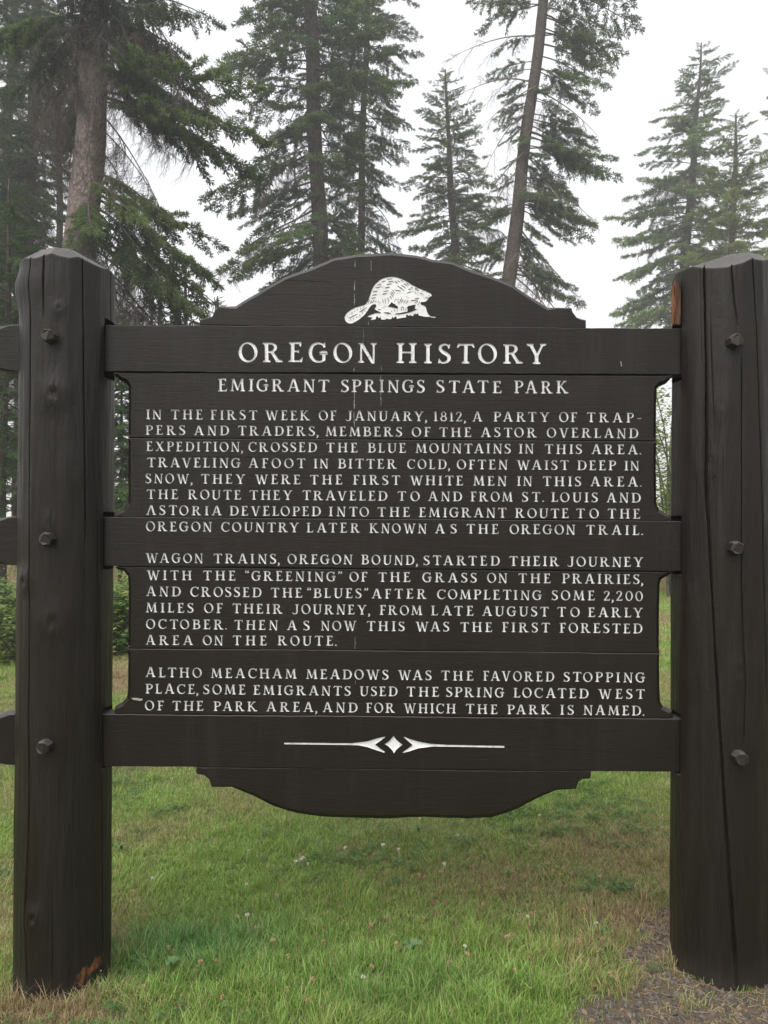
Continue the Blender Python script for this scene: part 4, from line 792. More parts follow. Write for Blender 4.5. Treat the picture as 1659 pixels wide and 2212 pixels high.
def place(me, name, parent, p, az, el, L, L0=3.0, roll=None, wide=None, color=(1,1,1,1)):
    o = bpy.data.objects.new(name, me); link(o, parent); s = L/L0
    wd = wide if wide else random.uniform(.85, 1.15)
    rl = random.gauss(0, .18) if roll is None else roll
    mt = Matrix.Translation(p) @ Matrix.Rotation(az, 4, 'Z') @ Matrix.Rotation(-el, 4, 'Y') @ Matrix.Rotation(rl, 4, 'X') @ Matrix.Diagonal((s, s*wd, (s+.0)*random.uniform(.8, 1.2), 1))
    o.matrix_basis = mt; o.color = color
    return o
def tree(kind, label, path, Y, env, n, meshes, bark=M_BARK2, cat='tree', group=None, color=(1,1,1), dead=None, extra=(), el=(-8, 25), y_top=-80, az_bias=None, top_color=None, seg=18, yspread=None, lobes=1.0):
    """path: [(px, py, radius px)] of the trunk, top first, at distance Y; env: [(py, left px, right px)]"""
    base_px, _, base_r = path[-1]
    k = Y/F
    g = at(base_px, path[-1][1], Y); base = Vector((g.x, Y, float(gz(g.x, Y))))
    root = empty(kind, base); tag(root, label, cat, group)
    P = [(at(x, y, Y)-base, r*k) for x, y, r in path]; P = [(p, r) for p, r in P if p.z > .4]+[(Vector((0, 0, .35)), base_r*k*1.12), (Vector((0, 0, -.4)), base_r*k*1.45)]
    P = P[::-1]; zs = np.array([p.z for p, r in P]); 
    cx = lambda z: Vector((np.interp(z, zs, [p.x for p, r in P]), np.interp(z, zs, [p.y for p, r in P]), z))
    cr = lambda z: float(np.interp(z, zs, [r for p, r in P]))
    zz = np.linspace(zs[0], zs[-1], int(max(30, (zs[-1]-zs[0])*4))); V = []; ph = random.random()*9
    for z in zz:
        c = cx(z)+Vector((.03*math.sin(z*.9+ph), 0, 0))*min(1, abs(zs[-1]-z)); r = cr(z)
        for q in range(seg):
            t = 2*math.pi*q/seg; rr = r*(1+.10*(float(vnoise(q*.9+ph*7, z*2.5, 5))-.5)+.06*(float(vnoise(q*2.1, z*9, 6))-.5))
            V.append((c.x+rr*math.cos(t), c.y+rr*math.sin(t), z))
    Fs = [(i*seg+q, i*seg+(q+1) % seg, (i+1)*seg+(q+1) % seg, (i+1)*seg+q) for i in range(len(zz)-1) for q in range(seg)]+[tuple(range((len(zz)-1)*seg, len(zz)*seg))]
    mesh_obj('trunk', V, Fs, bark, root, smooth=True)
    crown = MB()                                                     # bare snags and stubs of the crown's own
    ez = [at(0, e[0], Y).z-base.z for e in env][::-1]; eL = [e[1]*k for e in env][::-1]; eR = [e[2]*k for e in env][::-1]
    for i in range(26):
        z = random.uniform(max(1.2, ez[0]), ez[-1]); a = random.uniform(0, 2*math.pi); l = random.uniform(.3, 1.3)*max(.4, min(1.5, (np.interp(z, ez, eL))*.4))
        p = cx(z); Q = [p]
        d = Vector((math.cos(a), math.sin(a), random.uniform(-.5, .1)))
        for j in range(6): d = (d+Vector((random.gauss(0,.12), random.gauss(0,.12), -.05))).normalized(); Q.append(Q[-1]+d*l/6)
        crown.tube(Q, [.016*(1-.8*j/6)+.003 for j in range(7)], 4)
    cro = crown.obj('crown', M_TWIG, root)
    azs = random.random()*6; i = 0; cnt = 0
    while cnt < n:
        u = (cnt+random.random())/n; z = ez[0]+(ez[-1]-ez[0])*(u**(.92)); cnt += 1
        azs += 2.39996+random.gauss(0, .25); a = azs
        if az_bias and random.random() < az_bias[1]: a = az_bias[0]+random.gauss(0, .7)
        lim = np.interp(z, ez, eR) if math.cos(a) > 0 else np.interp(z, ez, eL)
        oth = (np.interp(z, ez, eR)+np.interp(z, ez, eL))/2
        c = abs(math.cos(a)); L = (lim*c+oth*(1-c))*(random.uniform(.8, 1.15) if random.random() < .68 else random.uniform(.35, .75))*(1+lobes*.35*(float(vnoise(z*1.1, a*.7+ph, 31))-.5))
        if L < .12: continue
        e = R(el[0]+(el[1]-el[0])*((z-ez[0])/(ez[-1]-ez[0]))**1.5+random.gauss(0, 6))
        b = random.uniform(.78, 1.2); col = tuple(cc*b for cc in color)+(1,)
        if top_color and (z-ez[0])/(ez[-1]-ez[0]) > .7: col = tuple(cc*b for cc in top_color)+(1,)
        me = random.choice(meshes); p = cx(z)
        place(me, 'branch', cro, p, a, e, max(L, .35), color=col)
    for (me, px, py, az, ele, L, col) in extra:
        z = at(px, py, Y).z-base.z
        place(me, 'branch', cro, cx(z), R(az), R(ele), L, L0=2.5 if me in DE else (2.2 if me in DS else 3.0), color=tuple(col)+(1,))
    if dead:
        for _ in range(dead[0]):
            z = at(0, random.uniform(dead[1], dead[2]), Y).z-base.z; a = R(random.uniform(dead[3], dead[4]))
            o = place(random.choice(dead[6] if len(dead) > 6 else DE), 'bare_branch', cro, cx(z), a, R(random.uniform(-35, 5)), random.uniform(.5, 1)*dead[5], L0=2.5)
    return root
G1 = (1.0, 1.0, 1.0)
# the big spruce close behind the left post
X = []
for py, az, e, L, me, c in ((150,-5,-2,3.5,BF[0],(1.2,1.2,1)),(165,8,-6,3.7,BF[1],(1.15,1.2,1)),(185,-22,-10,3.1,BF[2],(1.25,1.25,1)),(205,14,-4,3.5,BF[3],(1,1.05,1)),(170,-35,-6,2.6,BF[0],(1.2,1.25,1)),(215,-12,-14,2.6,BF[1],(1.2,1.2,1)),(195,2,-9,3.0,BF[2],(1.1,1.1,.95)),
        (375,-18,-12,2.4,BF[3],(1.3,1.3,1)),(395,-40,-18,2.3,BF[2],(1.3,1.35,1)),(400,5,-16,3.0,BF[0],(1.1,1.15,1)),(420,-8,-24,3.2,BF[1],(1.15,1.2,1)),(410,25,-18,3.1,BF[2],(1,1.05,1)),(440,-25,-26,2.9,BF[3],(1.2,1.25,1)),(460,12,-24,3.3,BF[0],(1.05,1.1,1)),(430,-62,-30,1.9,BF[1],(1.3,1.35,1)),(455,-75,-35,1.6,BF[2],(1.3,1.35,1)),
        (480,0,-28,3.1,BF[1],(1.1,1.1,.95)),(500,20,-22,3.4,BF[3],(1,1,.95)),(520,-15,-20,3.0,BF[2],(1.1,1.15,1)),
        (20,172,-8,2.6,BF[0],(1.2,1.3,1)),(45,188,-4,2.4,BF[1],(1.2,1.3,1)),(35,200,-10,2.4,BF[2],(1.15,1.25,1)),(70,165,-14,2.2,BF[3],(1,1,1)),
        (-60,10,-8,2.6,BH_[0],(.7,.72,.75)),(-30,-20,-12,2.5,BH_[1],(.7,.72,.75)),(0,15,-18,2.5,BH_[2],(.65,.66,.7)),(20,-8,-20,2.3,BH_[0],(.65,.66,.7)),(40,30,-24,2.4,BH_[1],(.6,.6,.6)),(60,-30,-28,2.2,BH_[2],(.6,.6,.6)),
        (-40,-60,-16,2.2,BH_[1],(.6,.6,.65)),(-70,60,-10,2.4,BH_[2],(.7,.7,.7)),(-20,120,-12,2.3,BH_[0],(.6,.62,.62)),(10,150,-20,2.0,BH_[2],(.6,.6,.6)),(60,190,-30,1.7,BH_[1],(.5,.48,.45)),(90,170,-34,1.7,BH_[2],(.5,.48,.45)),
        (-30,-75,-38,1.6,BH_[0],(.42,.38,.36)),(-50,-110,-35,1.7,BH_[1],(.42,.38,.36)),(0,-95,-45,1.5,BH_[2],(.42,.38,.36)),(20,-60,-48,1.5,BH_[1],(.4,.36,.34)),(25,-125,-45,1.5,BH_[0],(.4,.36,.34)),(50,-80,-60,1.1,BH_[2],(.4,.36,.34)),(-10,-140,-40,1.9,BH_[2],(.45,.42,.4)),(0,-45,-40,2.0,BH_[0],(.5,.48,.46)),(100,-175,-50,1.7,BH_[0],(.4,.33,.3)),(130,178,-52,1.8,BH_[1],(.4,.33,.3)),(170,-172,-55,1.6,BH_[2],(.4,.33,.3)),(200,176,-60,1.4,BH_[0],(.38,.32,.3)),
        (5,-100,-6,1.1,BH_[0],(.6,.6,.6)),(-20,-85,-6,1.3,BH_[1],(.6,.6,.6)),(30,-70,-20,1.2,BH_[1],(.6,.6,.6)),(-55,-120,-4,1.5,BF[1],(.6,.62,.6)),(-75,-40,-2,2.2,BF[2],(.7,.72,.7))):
    X.append((me, 200, py, az, e, L, c))
for py, az, e, L in ((170,-170,-35,1.7),(190,-160,-40,1.8),(210,178,-42,1.6),(235,-165,-48,1.7),(250,170,-50,1.5),(280,-172,-55,1.5),(150,-178,-30,1.8),(300,178,-60,1.3),(40,-90,-30,1.3),(70,-110,-40,1.2),(20,-70,-30,1.5),(60,-60,-40,1.6),(80,-40,-35,1.9),(110,-20,-35,2.0),(120,12,-22,2.4),(150,-18,-26,2.2),(60,-12,-20,2.6),(90,20,-24,2.7),(30,0,-14,2.8),(0,-25,-14,2.4),(230,30,-30,2.2),(260,8,-34,2.2),(300,-10,-40,2.0),(340,15,-35,2.0),(150,175,-35,1.6),(180,160,-40,1.6),(200,200,-38,1.4),(230,185,-44,1.5),(120,190,-30,1.7),(260,170,-45,1.4),
                     (430,10,-38,2.6),(460,-8,-40,2.6),(490,20,-34,2.8),(520,0,-30,3.0),(540,-14,-30,2.8),(560,12,-26,3.0),(580,-4,-26,3.0),(600,24,-22,2.9),(470,-30,-44,2.2),(545,170,-30,1.6)):
    X.append((random.choice(DE), 200, py, az, e, L, G1))
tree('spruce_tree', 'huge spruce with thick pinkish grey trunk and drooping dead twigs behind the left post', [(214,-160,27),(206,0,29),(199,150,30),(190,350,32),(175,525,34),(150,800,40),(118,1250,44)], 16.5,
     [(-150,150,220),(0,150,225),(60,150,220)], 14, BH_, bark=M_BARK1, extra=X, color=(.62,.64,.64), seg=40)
# trees behind it on the left
env = [(-120,90,90),(0,90,100),(200,100,100),(400,110,100),(700,130,110)]
tree('fir_tree', 'dark fir at the left edge, seen behind the huge spruce', [(96,-140,9),(82,0,11),(72,200,12),(62,450,13),(50,1250,16)], 25., env, 200, BO, color=(.75,.8,.8), el=(-15,5), dead=(14,100,700,0,360,2.6))
tree('fir_tree', 'dark fir cut by the left edge of the picture, left of the other background firs', [(40,-140,6),(32,0,8),(22,200,9),(10,450,10),(-10,1250,13)], 31., env, 190, BO, color=(.8,.85,.85), el=(-15,5), dead=(8,200,700,0,360,2.6))
tree('fir_tree', 'dense green fir whose boughs fill the space between left post and huge trunk', [(-40,-140,11),(-50,400,14),(-60,1250,18)], 22., [(-120,90,110),(200,110,110),(400,120,150),(700,130,170),(1000,120,170)], 100, BO, color=(.85,.95,.85), el=(-15,5))
# young firs with boughs to the ground
tree('young_fir', 'young green fir left of the left post', [(20,385,2),(14,700,6),(5,1240,9)], 15.5, [(385,5,5),(440,50,50),(600,100,110),(900,130,140),(1180,120,120)], 150, BF, color=(1.0,1.25,.9), el=(-12,25), cat='fir tree')
tree('young_fir', 'young green fir showing in the narrow gap between left post and panel', [(268,700,1.5),(262,900,3),(258,1240,5)], 14.5, [(700,5,5),(760,45,40),(900,90,85),(1100,110,100),(1190,100,90)], 230, BF, color=(1.15,1.4,.95), el=(-12,25), cat='fir tree')
tree('young_fir', 'young fir behind the left end of the top rail, beneath the dead twigs', [(400,560,2),(398,800,6),(395,1240,9)], 20., [(560,4,4),(610,35,35),(760,85,85),(1000,110,110),(1180,110,110)], 140, BF, color=(.9,1.,.85), el=(-12,25), cat='fir tree')
for (px_, tp, Y_, lb, cc) in ((130,60,30.,'tall dark fir glimpsed left of and behind the huge spruce trunk',(.85,.95,.85)),(40,250,27.,'dark fir of middle height at the left edge above the left post',(.9,1.05,.85)),(345,520,36.,'misty fir behind the lower boughs of the huge spruce',(.9,1.,.9)),(95,470,24.,'dark understory fir between the huge spruce and the left edge, behind the left post top',(.85,.95,.8)),(330,590,27.,'dark understory fir right of the left post, half hidden by the top rail',(.8,.85,.8)),(470,640,34.,'low distant fir peeping over the top rail beside the arched board',(1.,1.1,1.))):
    tree('understory_fir', lb, [(px_,tp,1.5),(px_-2,tp+250,6),(px_-4,1230,9)], Y_, [(tp,4,4),(tp+60,40,40),(tp+200,80,80),(1000,105,105),(1190,105,105)], 130, BO, color=cc, el=(-12,25), cat='fir tree')
# centre trees
tree('fir_tree', 'tall fir with a reddish brown trunk rising left of the carved beaver', [(664,-160,13),(669,0,14),(677,200,15),(686,400,16),(692,560,17),(702,1250,20)], 28.,
     [(-120,170,190),(0,195,190),(60,215,190),(120,195,200),(200,175,190),(270,110,180),(330,120,160),(400,190,120),(470,235,110),(560,190,120),(640,170,130)], 125, BO[:5]+BOT[:2], color=(1.15,1.2,1.1), el=(-20,2),
     dead=(11,150,640,0,360,4.0), extra=[(BO[1],677,290,182,-22,4.4,(.95,1,.95)),(BO[3],677,330,178,-20,4.1,(.9,.95,.95)),(BO[0],677,390,186,-20,3.2,(.9,1,.95)),(BO[2],677,505,186,-14,3.3,(1.1,1.25,1)),(BO[1],677,520,-10,-14,2.6,(1.2,1.4,1.05)),(BO[3],677,530,200,-14,2.6,(1.2,1.4,1.05)),(BO[0],677,545,-30,-10,2.4,(1.2,1.4,1.05)),(BO[1],677,550,150,-14,3.0,(1.1,1.3,1.05))])
tree('fir_tree', 'thin trunked fir standing close behind the tall centre fir, to its right', [(800,-160,4.5),(794,0,5.5),(787,200,6.5),(780,450,7.5),(776,1250,11)], 33.,
     [(-120,90,105),(0,95,95),(60,110,115),(130,110,145),(200,100,125),(300,100,105),(400,100,95),(540,110,120),(640,110,130)], 150, BO, color=(.88,.95,.92), el=(-20,2), dead=(7,200,640,0,360,4.0))
tree('fir_tree', 'smaller pointed fir with a thin bare top left of the leaning tree', [(962,150,1.5),(966,260,4),(974,400,7),(985,560,9),(1000,1200,12)], 38.,
     [(150,6,8),(190,36,38),(240,56,52),(300,76,80),(400,95,105),(500,118,108),(600,125,118),(700,110,110)], 175, BO[:5]+BOT[:1], color=(1.35,1.4,1.2), el=(-14,30), dead=(10,330,640,0,360,3.5))  # distance haze put into the needles as a paler tint
lean = []
for px_, py, az, e, L, c in ((0,-40,10,-4,4.,1.),(0,-60,165,-6,3.,1.),(0,20,-8,-14,3.2,1.1),(0,35,14,-16,3.4,1.1),(0,75,-14,-8,3.3,1.1),(0,95,8,-12,3.2,1.1),(0,60,22,-10,3.0,1.1),(0,120,-6,-20,3.0,1.),(0,140,18,-24,3.0,1.),(0,150,-24,-18,2.6,1.),
        (0,5,172,-6,2.6,1.1),(0,10,190,-2,2.5,1.1),(0,70,178,-10,1.9,1.1),(0,130,172,-2,1.9,1.15),(0,150,188,-8,1.9,1.1),(0,170,178,-16,1.5,1.1),(0,185,5,-10,1.3,1.2),(0,200,190,-14,1.3,1.2),(0,205,-70,-10,1.3,1.2),
        (0,240,175,-24,1.5,1.),(0,270,190,-30,1.4,1.),(0,255,0,-18,2.9,1.),(0,270,18,-22,3.1,1.05),(0,285,-12,-24,3.2,1.1),(0,300,6,-12,3.9,1.15),(0,320,-16,-10,3.4,1.15),(0,330,24,-26,2.6,1.),(0,330,-60,-20,1.6,1.1),(0,300,250,-20,1.4,1.2),(0,350,-5,-38,1.8,1.),(0,340,185,-20,1.0,1.1),
        (0,425,0,-16,3.1,1.05),(0,440,15,-14,3.4,1.05),(0,430,-18,-20,3.0,1.1),(0,450,6,-26,2.6,1.),(0,420,-70,-14,1.6,1.15),(0,440,180,-12,1.7,1.2),(0,455,168,-14,2.0,1.15),(0,460,200,-16,1.7,1.2),(0,480,-30,-30,1.8,1.),(0,500,0,-40,2.0,.9),(0,500,20,-45,1.9,.85),
        (0,520,182,-10,1.8,1.15),(0,505,170,-16,1.9,1.1),(0,540,195,-14,1.7,1.05),(0,380,12,-10,2.4,1.1),(0,400,-14,-14,2.0,1.1),(0,375,178,-10,1.3,1.15),(0,225,172,-12,1.5,1.15),(0,215,10,-12,1.9,1.1),(0,590,4,-14,3.0,1.05),(0,575,-10,-18,2.6,1.05),(0,545,12,-24,1.8,.95),(0,600,180,-30,1.6,1.)):
    lean.append((random.choice(BO), 1150, py, az, e, L*.96, (c*1.2, c*1.27, c*1.15)))
    if py > 200 or random.random() < .35: lean.append((random.choice(BO), 1150, py+random.uniform(-12,14), az+random.gauss(0,12), e+random.gauss(0,5), L*random.uniform(.6,.9), (c*.9, c*.95, c*.9)))
for py, az, e, L in ((80,178,2,3.2),(180,176,8,2.8),(190,192,-30,2.6),(240,180,-40,2.6),(190,-15,-30,3.2),(330,2,-35,3.6),(350,-18,-42,3.4),(350,20,-45,3.2),(480,5,-42,3.6),(500,-12,-48,3.4),(520,20,-50,3.2),(330,185,-40,2.6),(360,170,-45,2.4),(560,10,-35,3.4),(590,-14,-38,3.0)):
    lean.append((random.choice(DS), 1150, py, az, e, L, G1))
tree('fir_tree', 'tall leaning fir with tufted clumps of boughs, right of the arched top board', [(1190,-160,9),(1173,0,11),(1154,175,12),(1129,350,13),(1112,500,15),(1098,620,16),(1040,1230,20)], 30., [(-150,90,120),(-60,110,150),(-20,120,150)], 14, BO, extra=lean, color=(1,1.05,1))
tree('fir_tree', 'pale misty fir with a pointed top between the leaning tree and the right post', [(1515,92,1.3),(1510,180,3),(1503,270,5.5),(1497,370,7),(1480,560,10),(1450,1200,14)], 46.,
     [(92,7,7),(130,28,42),(170,40,72),(200,60,76),(260,86,80),(330,116,92),(420,136,105),(480,152,112),(560,140,118),(640,150,125),(720,140,120)], 165, BO, color=(1.6,1.7,1.5), el=(-16,30), dead=(12,350,700,0,360,4.))  # raised tint paints the paleness of haze into the boughs
tree('fir_tree', 'yellowish green fir behind the right post, in front of the pale misty fir', [(1590,248,1.5),(1588,330,4),(1585,450,6),(1581,570,8),(1575,1200,12)], 40.,
     [(248,7,7),(275,30,34),(330,58,60),(400,80,82),(500,98,108),(560,110,110),(800,120,120),(1050,140,130)], 200, BO, color=(2.0,1.75,1.15), el=(-12,35))  # yellow green of its own, brightened to paint in haze
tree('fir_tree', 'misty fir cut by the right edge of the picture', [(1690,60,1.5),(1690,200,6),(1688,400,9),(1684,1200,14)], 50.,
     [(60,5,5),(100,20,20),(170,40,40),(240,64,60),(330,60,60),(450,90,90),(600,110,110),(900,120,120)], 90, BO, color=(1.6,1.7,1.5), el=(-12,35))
# thin broadleaf saplings seen through the slot beside the right post
def leafy(name, label, cx0, Y, py_top, n_stem, n_leaf, spread, size, cat, col=(1,1,1), group=None, py_base=None, seed=1):
    random.seed(seed); g = at(cx0, 1200, Y); base = Vector((g.x, Y, float(gz(g.x, Y)))); H = at(cx0, py_top, Y).z-base.z
    root = empty(name, base); tag(root, label, cat, group)
    st = MB(); lf = MB(); tips = []
    for i in range(n_stem):
        a = random.uniform(0, 2*math.pi); d = Vector((math.cos(a)*spread/H*.55, math.sin(a)*spread/H*.55, 1)).normalized(); p = Vector((random.gauss(0,.1)*spread, random.gauss(0,.1)*spread, -.05)); P = [p]; n = 9; h = H*random.uniform(.6, 1)
        for k in range(n): d = (d+Vector((random.gauss(0,.09), random.gauss(0,.09), 0))).normalized(); P.append(P[-1]+d*h/n)
        st.tube(P, [max(.004, H*.006)*(1-.7*k/n) for k in range(n+1)], 4)
        for k in range(2, n+1):
            tips.append((P[k], d))
            for _ in range(3):
                dd = (d*.6+Vector((random.gauss(0,1), random.gauss(0,1), random.gauss(0,.4)))).normalized(); l = H*random.uniform(.05, .17)
                st.tube([P[k], P[k]+dd*l*.5, P[k]+dd*l], [.004, .003, .002], 3)
                for u in (.4, .7, 1.): tips.append((P[k]+dd*l*u, dd))
    for i in range(n_leaf):
        p, d = random.choice(tips); p = p+Vector((random.gauss(0,1), random.gauss(0,1), random.gauss(0,1)))*size*1.2
        if p.z < .03: continue
        a = random.uniform(0, 2*math.pi); dd = Vector((math.cos(a), math.sin(a), random.uniform(-.5, .3))).normalized(); s = dd.cross(Vector((random.gauss(0,.3), random.gauss(0,.3), 1))).normalized(); nn = s.cross(dd)
        l = size*random.uniform(.6, 1.3); w = l*.36; tn = min(1, max(0, random.gauss(.45, .2)+(.45 if random.random() < .08 else 0)))
        lf.add([p, p+dd*l*.3+s*w-nn*w*.3, p+dd*l*.7+s*w*.8-nn*w*.3, p+dd*l-nn*l*.1, p+dd*l*.7-s*w*.8-nn*w*.3, p+dd*l*.3-s*w-nn*w*.3, p+dd*l*.5], [(0,1,6),(1,2,6),(2,3,6),(3,4,6),(4,5,6),(5,0,6)], tn)
    st.obj('stem', M_TWIG, root); o = lf.obj('foliage', M_LEAF, root, attr='tone'); o['kind'] = 'stuff'; o.color = tuple(col)+(1,)
    return root
leafy('sapling', 'thin yellow green sapling seen through the upper slot beside the right post', 1452, 17., 740, 6, 6500, 1.0, .075, 'sapling', (1.4,1.25,.9), seed=3)
leafy('sapling', 'bare lower sapling left of the thin yellow green one, mostly hidden behind the panel', 1412, 19., 930, 5, 3000, .9, .07, 'sapling', (1.2,1.2,.9), seed=4)
leafy('shrub', 'broad leaved green shrub at the left edge, left of the left post', -22, 10.6, 1236, 34, 5200, .95, .07, 'shrub', (1,1.05,1), seed=11)
leafy('shrub', 'yellowing shrub with reddish leaves just behind the left post', 50, 10.2, 1262, 30, 5000, .85, .060, 'shrub', (1.2,1.1,.9), seed=12)
leafy('shrub', 'broad leaved shrub hidden between the left post and the gap', 150, 11., 1250, 24, 3000, .8, .062, 'shrub', (1,1,1), seed=14)
leafy('shrub', 'green shrub showing between left post and lower panel boards', 262, 10.6, 1226, 34, 6200, .75, .068, 'shrub', (1.05,1.12,1), seed=13)
random.seed(9)

# ------------------------------------------------------------------ grass
def gn_scatter(name, pts, cols, attrs, src_objs, kind_label):
    me = bpy.data.meshes.new(name); me.from_pydata([tuple(p) for p in pts], [], [])
    for k, a in attrs.items():
        if k == 'pick_i': q = me.attributes.new(k, 'INT', 'POINT'); q.data.foreach_set('value', np.asarray(a, np.int32))
        elif k == 'rot': q = me.attributes.new(k, 'FLOAT_VECTOR', 'POINT'); q.data.foreach_set('vector', np.asarray(a, np.float32).ravel())
        else: q = me.attributes.new(k, 'FLOAT', 'POINT'); q.data.foreach_set('value', np.asarray(a, np.float32))
    o = link(bpy.data.objects.new(name, me)); o['kind'] = 'stuff'; o['label'] = kind_label
    c = bpy.data.collections.new(name+'_source')
    for s in src_objs: c.objects.link(s)
    ng = bpy.data.node_groups.new(name+'_scatter', 'GeometryNodeTree')
    ng.interface.new_socket('Geometry', in_out='INPUT', socket_type='NodeSocketGeometry'); ng.interface.new_socket('Geometry', in_out='OUTPUT', socket_type='NodeSocketGeometry')
    gi = ng.nodes.new('NodeGroupInput'); go = ng.nodes.new('NodeGroupOutput'); iop = ng.nodes.new('GeometryNodeInstanceOnPoints'); ci = ng.nodes.new('GeometryNodeCollectionInfo')
    ci.inputs['Collection'].default_value = c; ci.inputs['Separate Children'].default_value = True; ci.inputs['Reset Children'].default_value = True
    def na(n, t):
        x = ng.nodes.new('GeometryNodeInputNamedAttribute'); x.data_type = t; x.inputs['Name'].default_value = n; return x.outputs['Attribute']
    iop.inputs['Pick Instance'].default_value = True
    L = ng.links.new
    L(gi.outputs[0], iop.inputs['Points']); L(ci.outputs[0], iop.inputs['Instance']); L(na('pick_i', 'INT'), iop.inputs['Instance Index'])
    e2r = ng.nodes.new('FunctionNodeEulerToRotation'); L(na('rot', 'FLOAT_VECTOR'), e2r.inputs[0]); L(e2r.outputs[0], iop.inputs['Rotation'])
    L(na('scl', 'FLOAT'), iop.inputs['Scale']); L(iop.outputs[0], go.inputs[0])
    md = o.modifiers.new('scatter', 'NODES'); md.node_group = ng
    return o
def free_obj(name, V, Fs, mat, attrs):
    me = bpy.data.meshes.new(name); me.from_pydata([tuple(v) for v in V], [], Fs); me.materials.append(mat)
    for k, a in attrs.items(): q = me.attributes.new(k, 'FLOAT', 'POINT'); q.data.foreach_set('value', np.asarray(a, np.float32))
    me.update(); return bpy.data.objects.new(name, me)
def tuft(i, nb, rad, hl, w, flat=.5):
    random.seed(300+i); V = []; Fs = []; tone = []; pick = []
    for b in range(nb):
        a = random.uniform(0, 2*math.pi); r = rad*math.sqrt(random.random()); p = Vector((r*math.cos(a), r*math.sin(a), -.004))
        h = random.uniform(*hl); la = random.uniform(0, 2*math.pi); ln = random.uniform(.1, 1.)*flat; d = Vector((math.cos(la)*ln, math.sin(la)*ln, 1)).normalized(); s = Vector((-math.sin(la+random.gauss(0,.6)), math.cos(la), 0)).normalized()
        ww = w*random.uniform(.6, 1.3); t = min(1, max(0, random.gauss(.5, .22))); pk = random.random()
        q1 = p+d*h*.5; d2 = (d+Vector((math.cos(la), math.sin(la), -.2))*random.uniform(.1, .9)).normalized(); q2 = q1+d2*h*.5; n = len(V)
        V += [p-s*ww, p+s*ww, q1+s*ww*.8, q1-s*ww*.8, q2]; Fs += [(n, n+1, n+2, n+3), (n+3, n+2, n+4)]
        tone += [t*.55, t*.55, t, t, min(1, t*1.15)]; pick += [pk]*5
    return free_obj('tuft_%02d' % i, V, Fs, M_GRASS, {'tone': tone, 'pick': pick})
T_ = [tuft(i, 42, .062, (.016, .042), .0012, .9) for i in range(5)] + [tuft(5+i, 38, .06, (.06, .125), .0013, .85) for i in range(3)] + [tuft(8+i, 60, .13, (.035, .08), .0028, .8) for i in range(3)] + [tuft(11+i, 40, .2, (.25, .75), .004, .25) for i in range(2)]
def sample(n, x0, x1, y0, y1): return RNG.uniform(x0, x1, n), RNG.uniform(y0, y1, n)
PX = []; 
def batch(n, x0, x1, y0, y1, picks, scl, keep=None, dry_add=0., wedge=True):
    x, y = sample(n, x0, x1, y0, y1)
    if wedge: k = np.abs(x) < .62*y+.9; x, y = x[k], y[k]
    g = grav_mask(x, y); k = (g < .5) | (RNG.random(len(x)) < .05); x, y = x[k], y[k]
    if keep is not None: k = RNG.random(len(x)) < keep(x, y); x, y = x[k], y[k]
    dr = np.clip(dry_mask(x, y)+dry_add, 0, 1)
    PX.append((x, y, RNG.choice(picks, len(x)), RNG.uniform(scl[0], scl[1], len(x)), dr, deep_mask(x, y)))
batch(22000, -3.2, 3.2, 2.2, 5.2, [0,1,2,3,4], (.75, 1.15))
batch(16000, -5.6, 5.2, 5.2, 9.0, [0,1,2,3,4], (.95, 1.4))
batch(14000, -7.6, 6.0, 9.0, 14.5, [8,9,10], (.8, 1.2))
batch(9000, -9.5, 9.5, 14., 24, [8,9,10], (1.0, 1.6))
batch(5200, -2.6, 2.4, 2.3, 5.4, [5,6,7], (.55, 1.05), keep=lambda x, y: np.clip(.9*blob(x, y, 400, 2055, .34, .17)+.8*blob(x, y, 950, 2110, .8, .22)+.7*blob(x, y, 690, 2200, .6, .2)+.35*blob(x, y, 1180, 2060, .5, .3)+.12, 0, 1))
batch(3000, -2.2, 2.4, 2.45, 3.6, [5,6,7], (.45, .95), keep=lambda x, y: np.clip(.8*np.exp(-((np.hypot(x-cxL, y-PYC)-.20)/.05)**2)+.5*np.exp(-((np.hypot(x-cxR, y-PYC)-.22)/.05)**2)*(x < cxR), 0, 1), dry_add=.15)
batch(2500, -14, 14, 17.5, 34, [11,12], (.7, 1.2), dry_add=.9, wedge=False)
x, y, pk, sc_, dr, dp_ = [np.concatenate([a[i] for a in PX]) for i in range(6)]
# mown short against the shrubs: fine. combed fescue lies over to the right in the dark tuft
rot_ = np.stack([RNG.normal(0, .12, len(x)), RNG.normal(0, .12, len(x)), RNG.uniform(0, 6.28, len(x))], 1)
gn_scatter('lawn_grass', np.stack([x, y, gz(x, y)], 1), None, {'pick_i': pk, 'scl': sc_, 'dry': dr, 'deep': dp_, 'rot': rot_}, T_, 'mown lawn with dry and deep green patches')

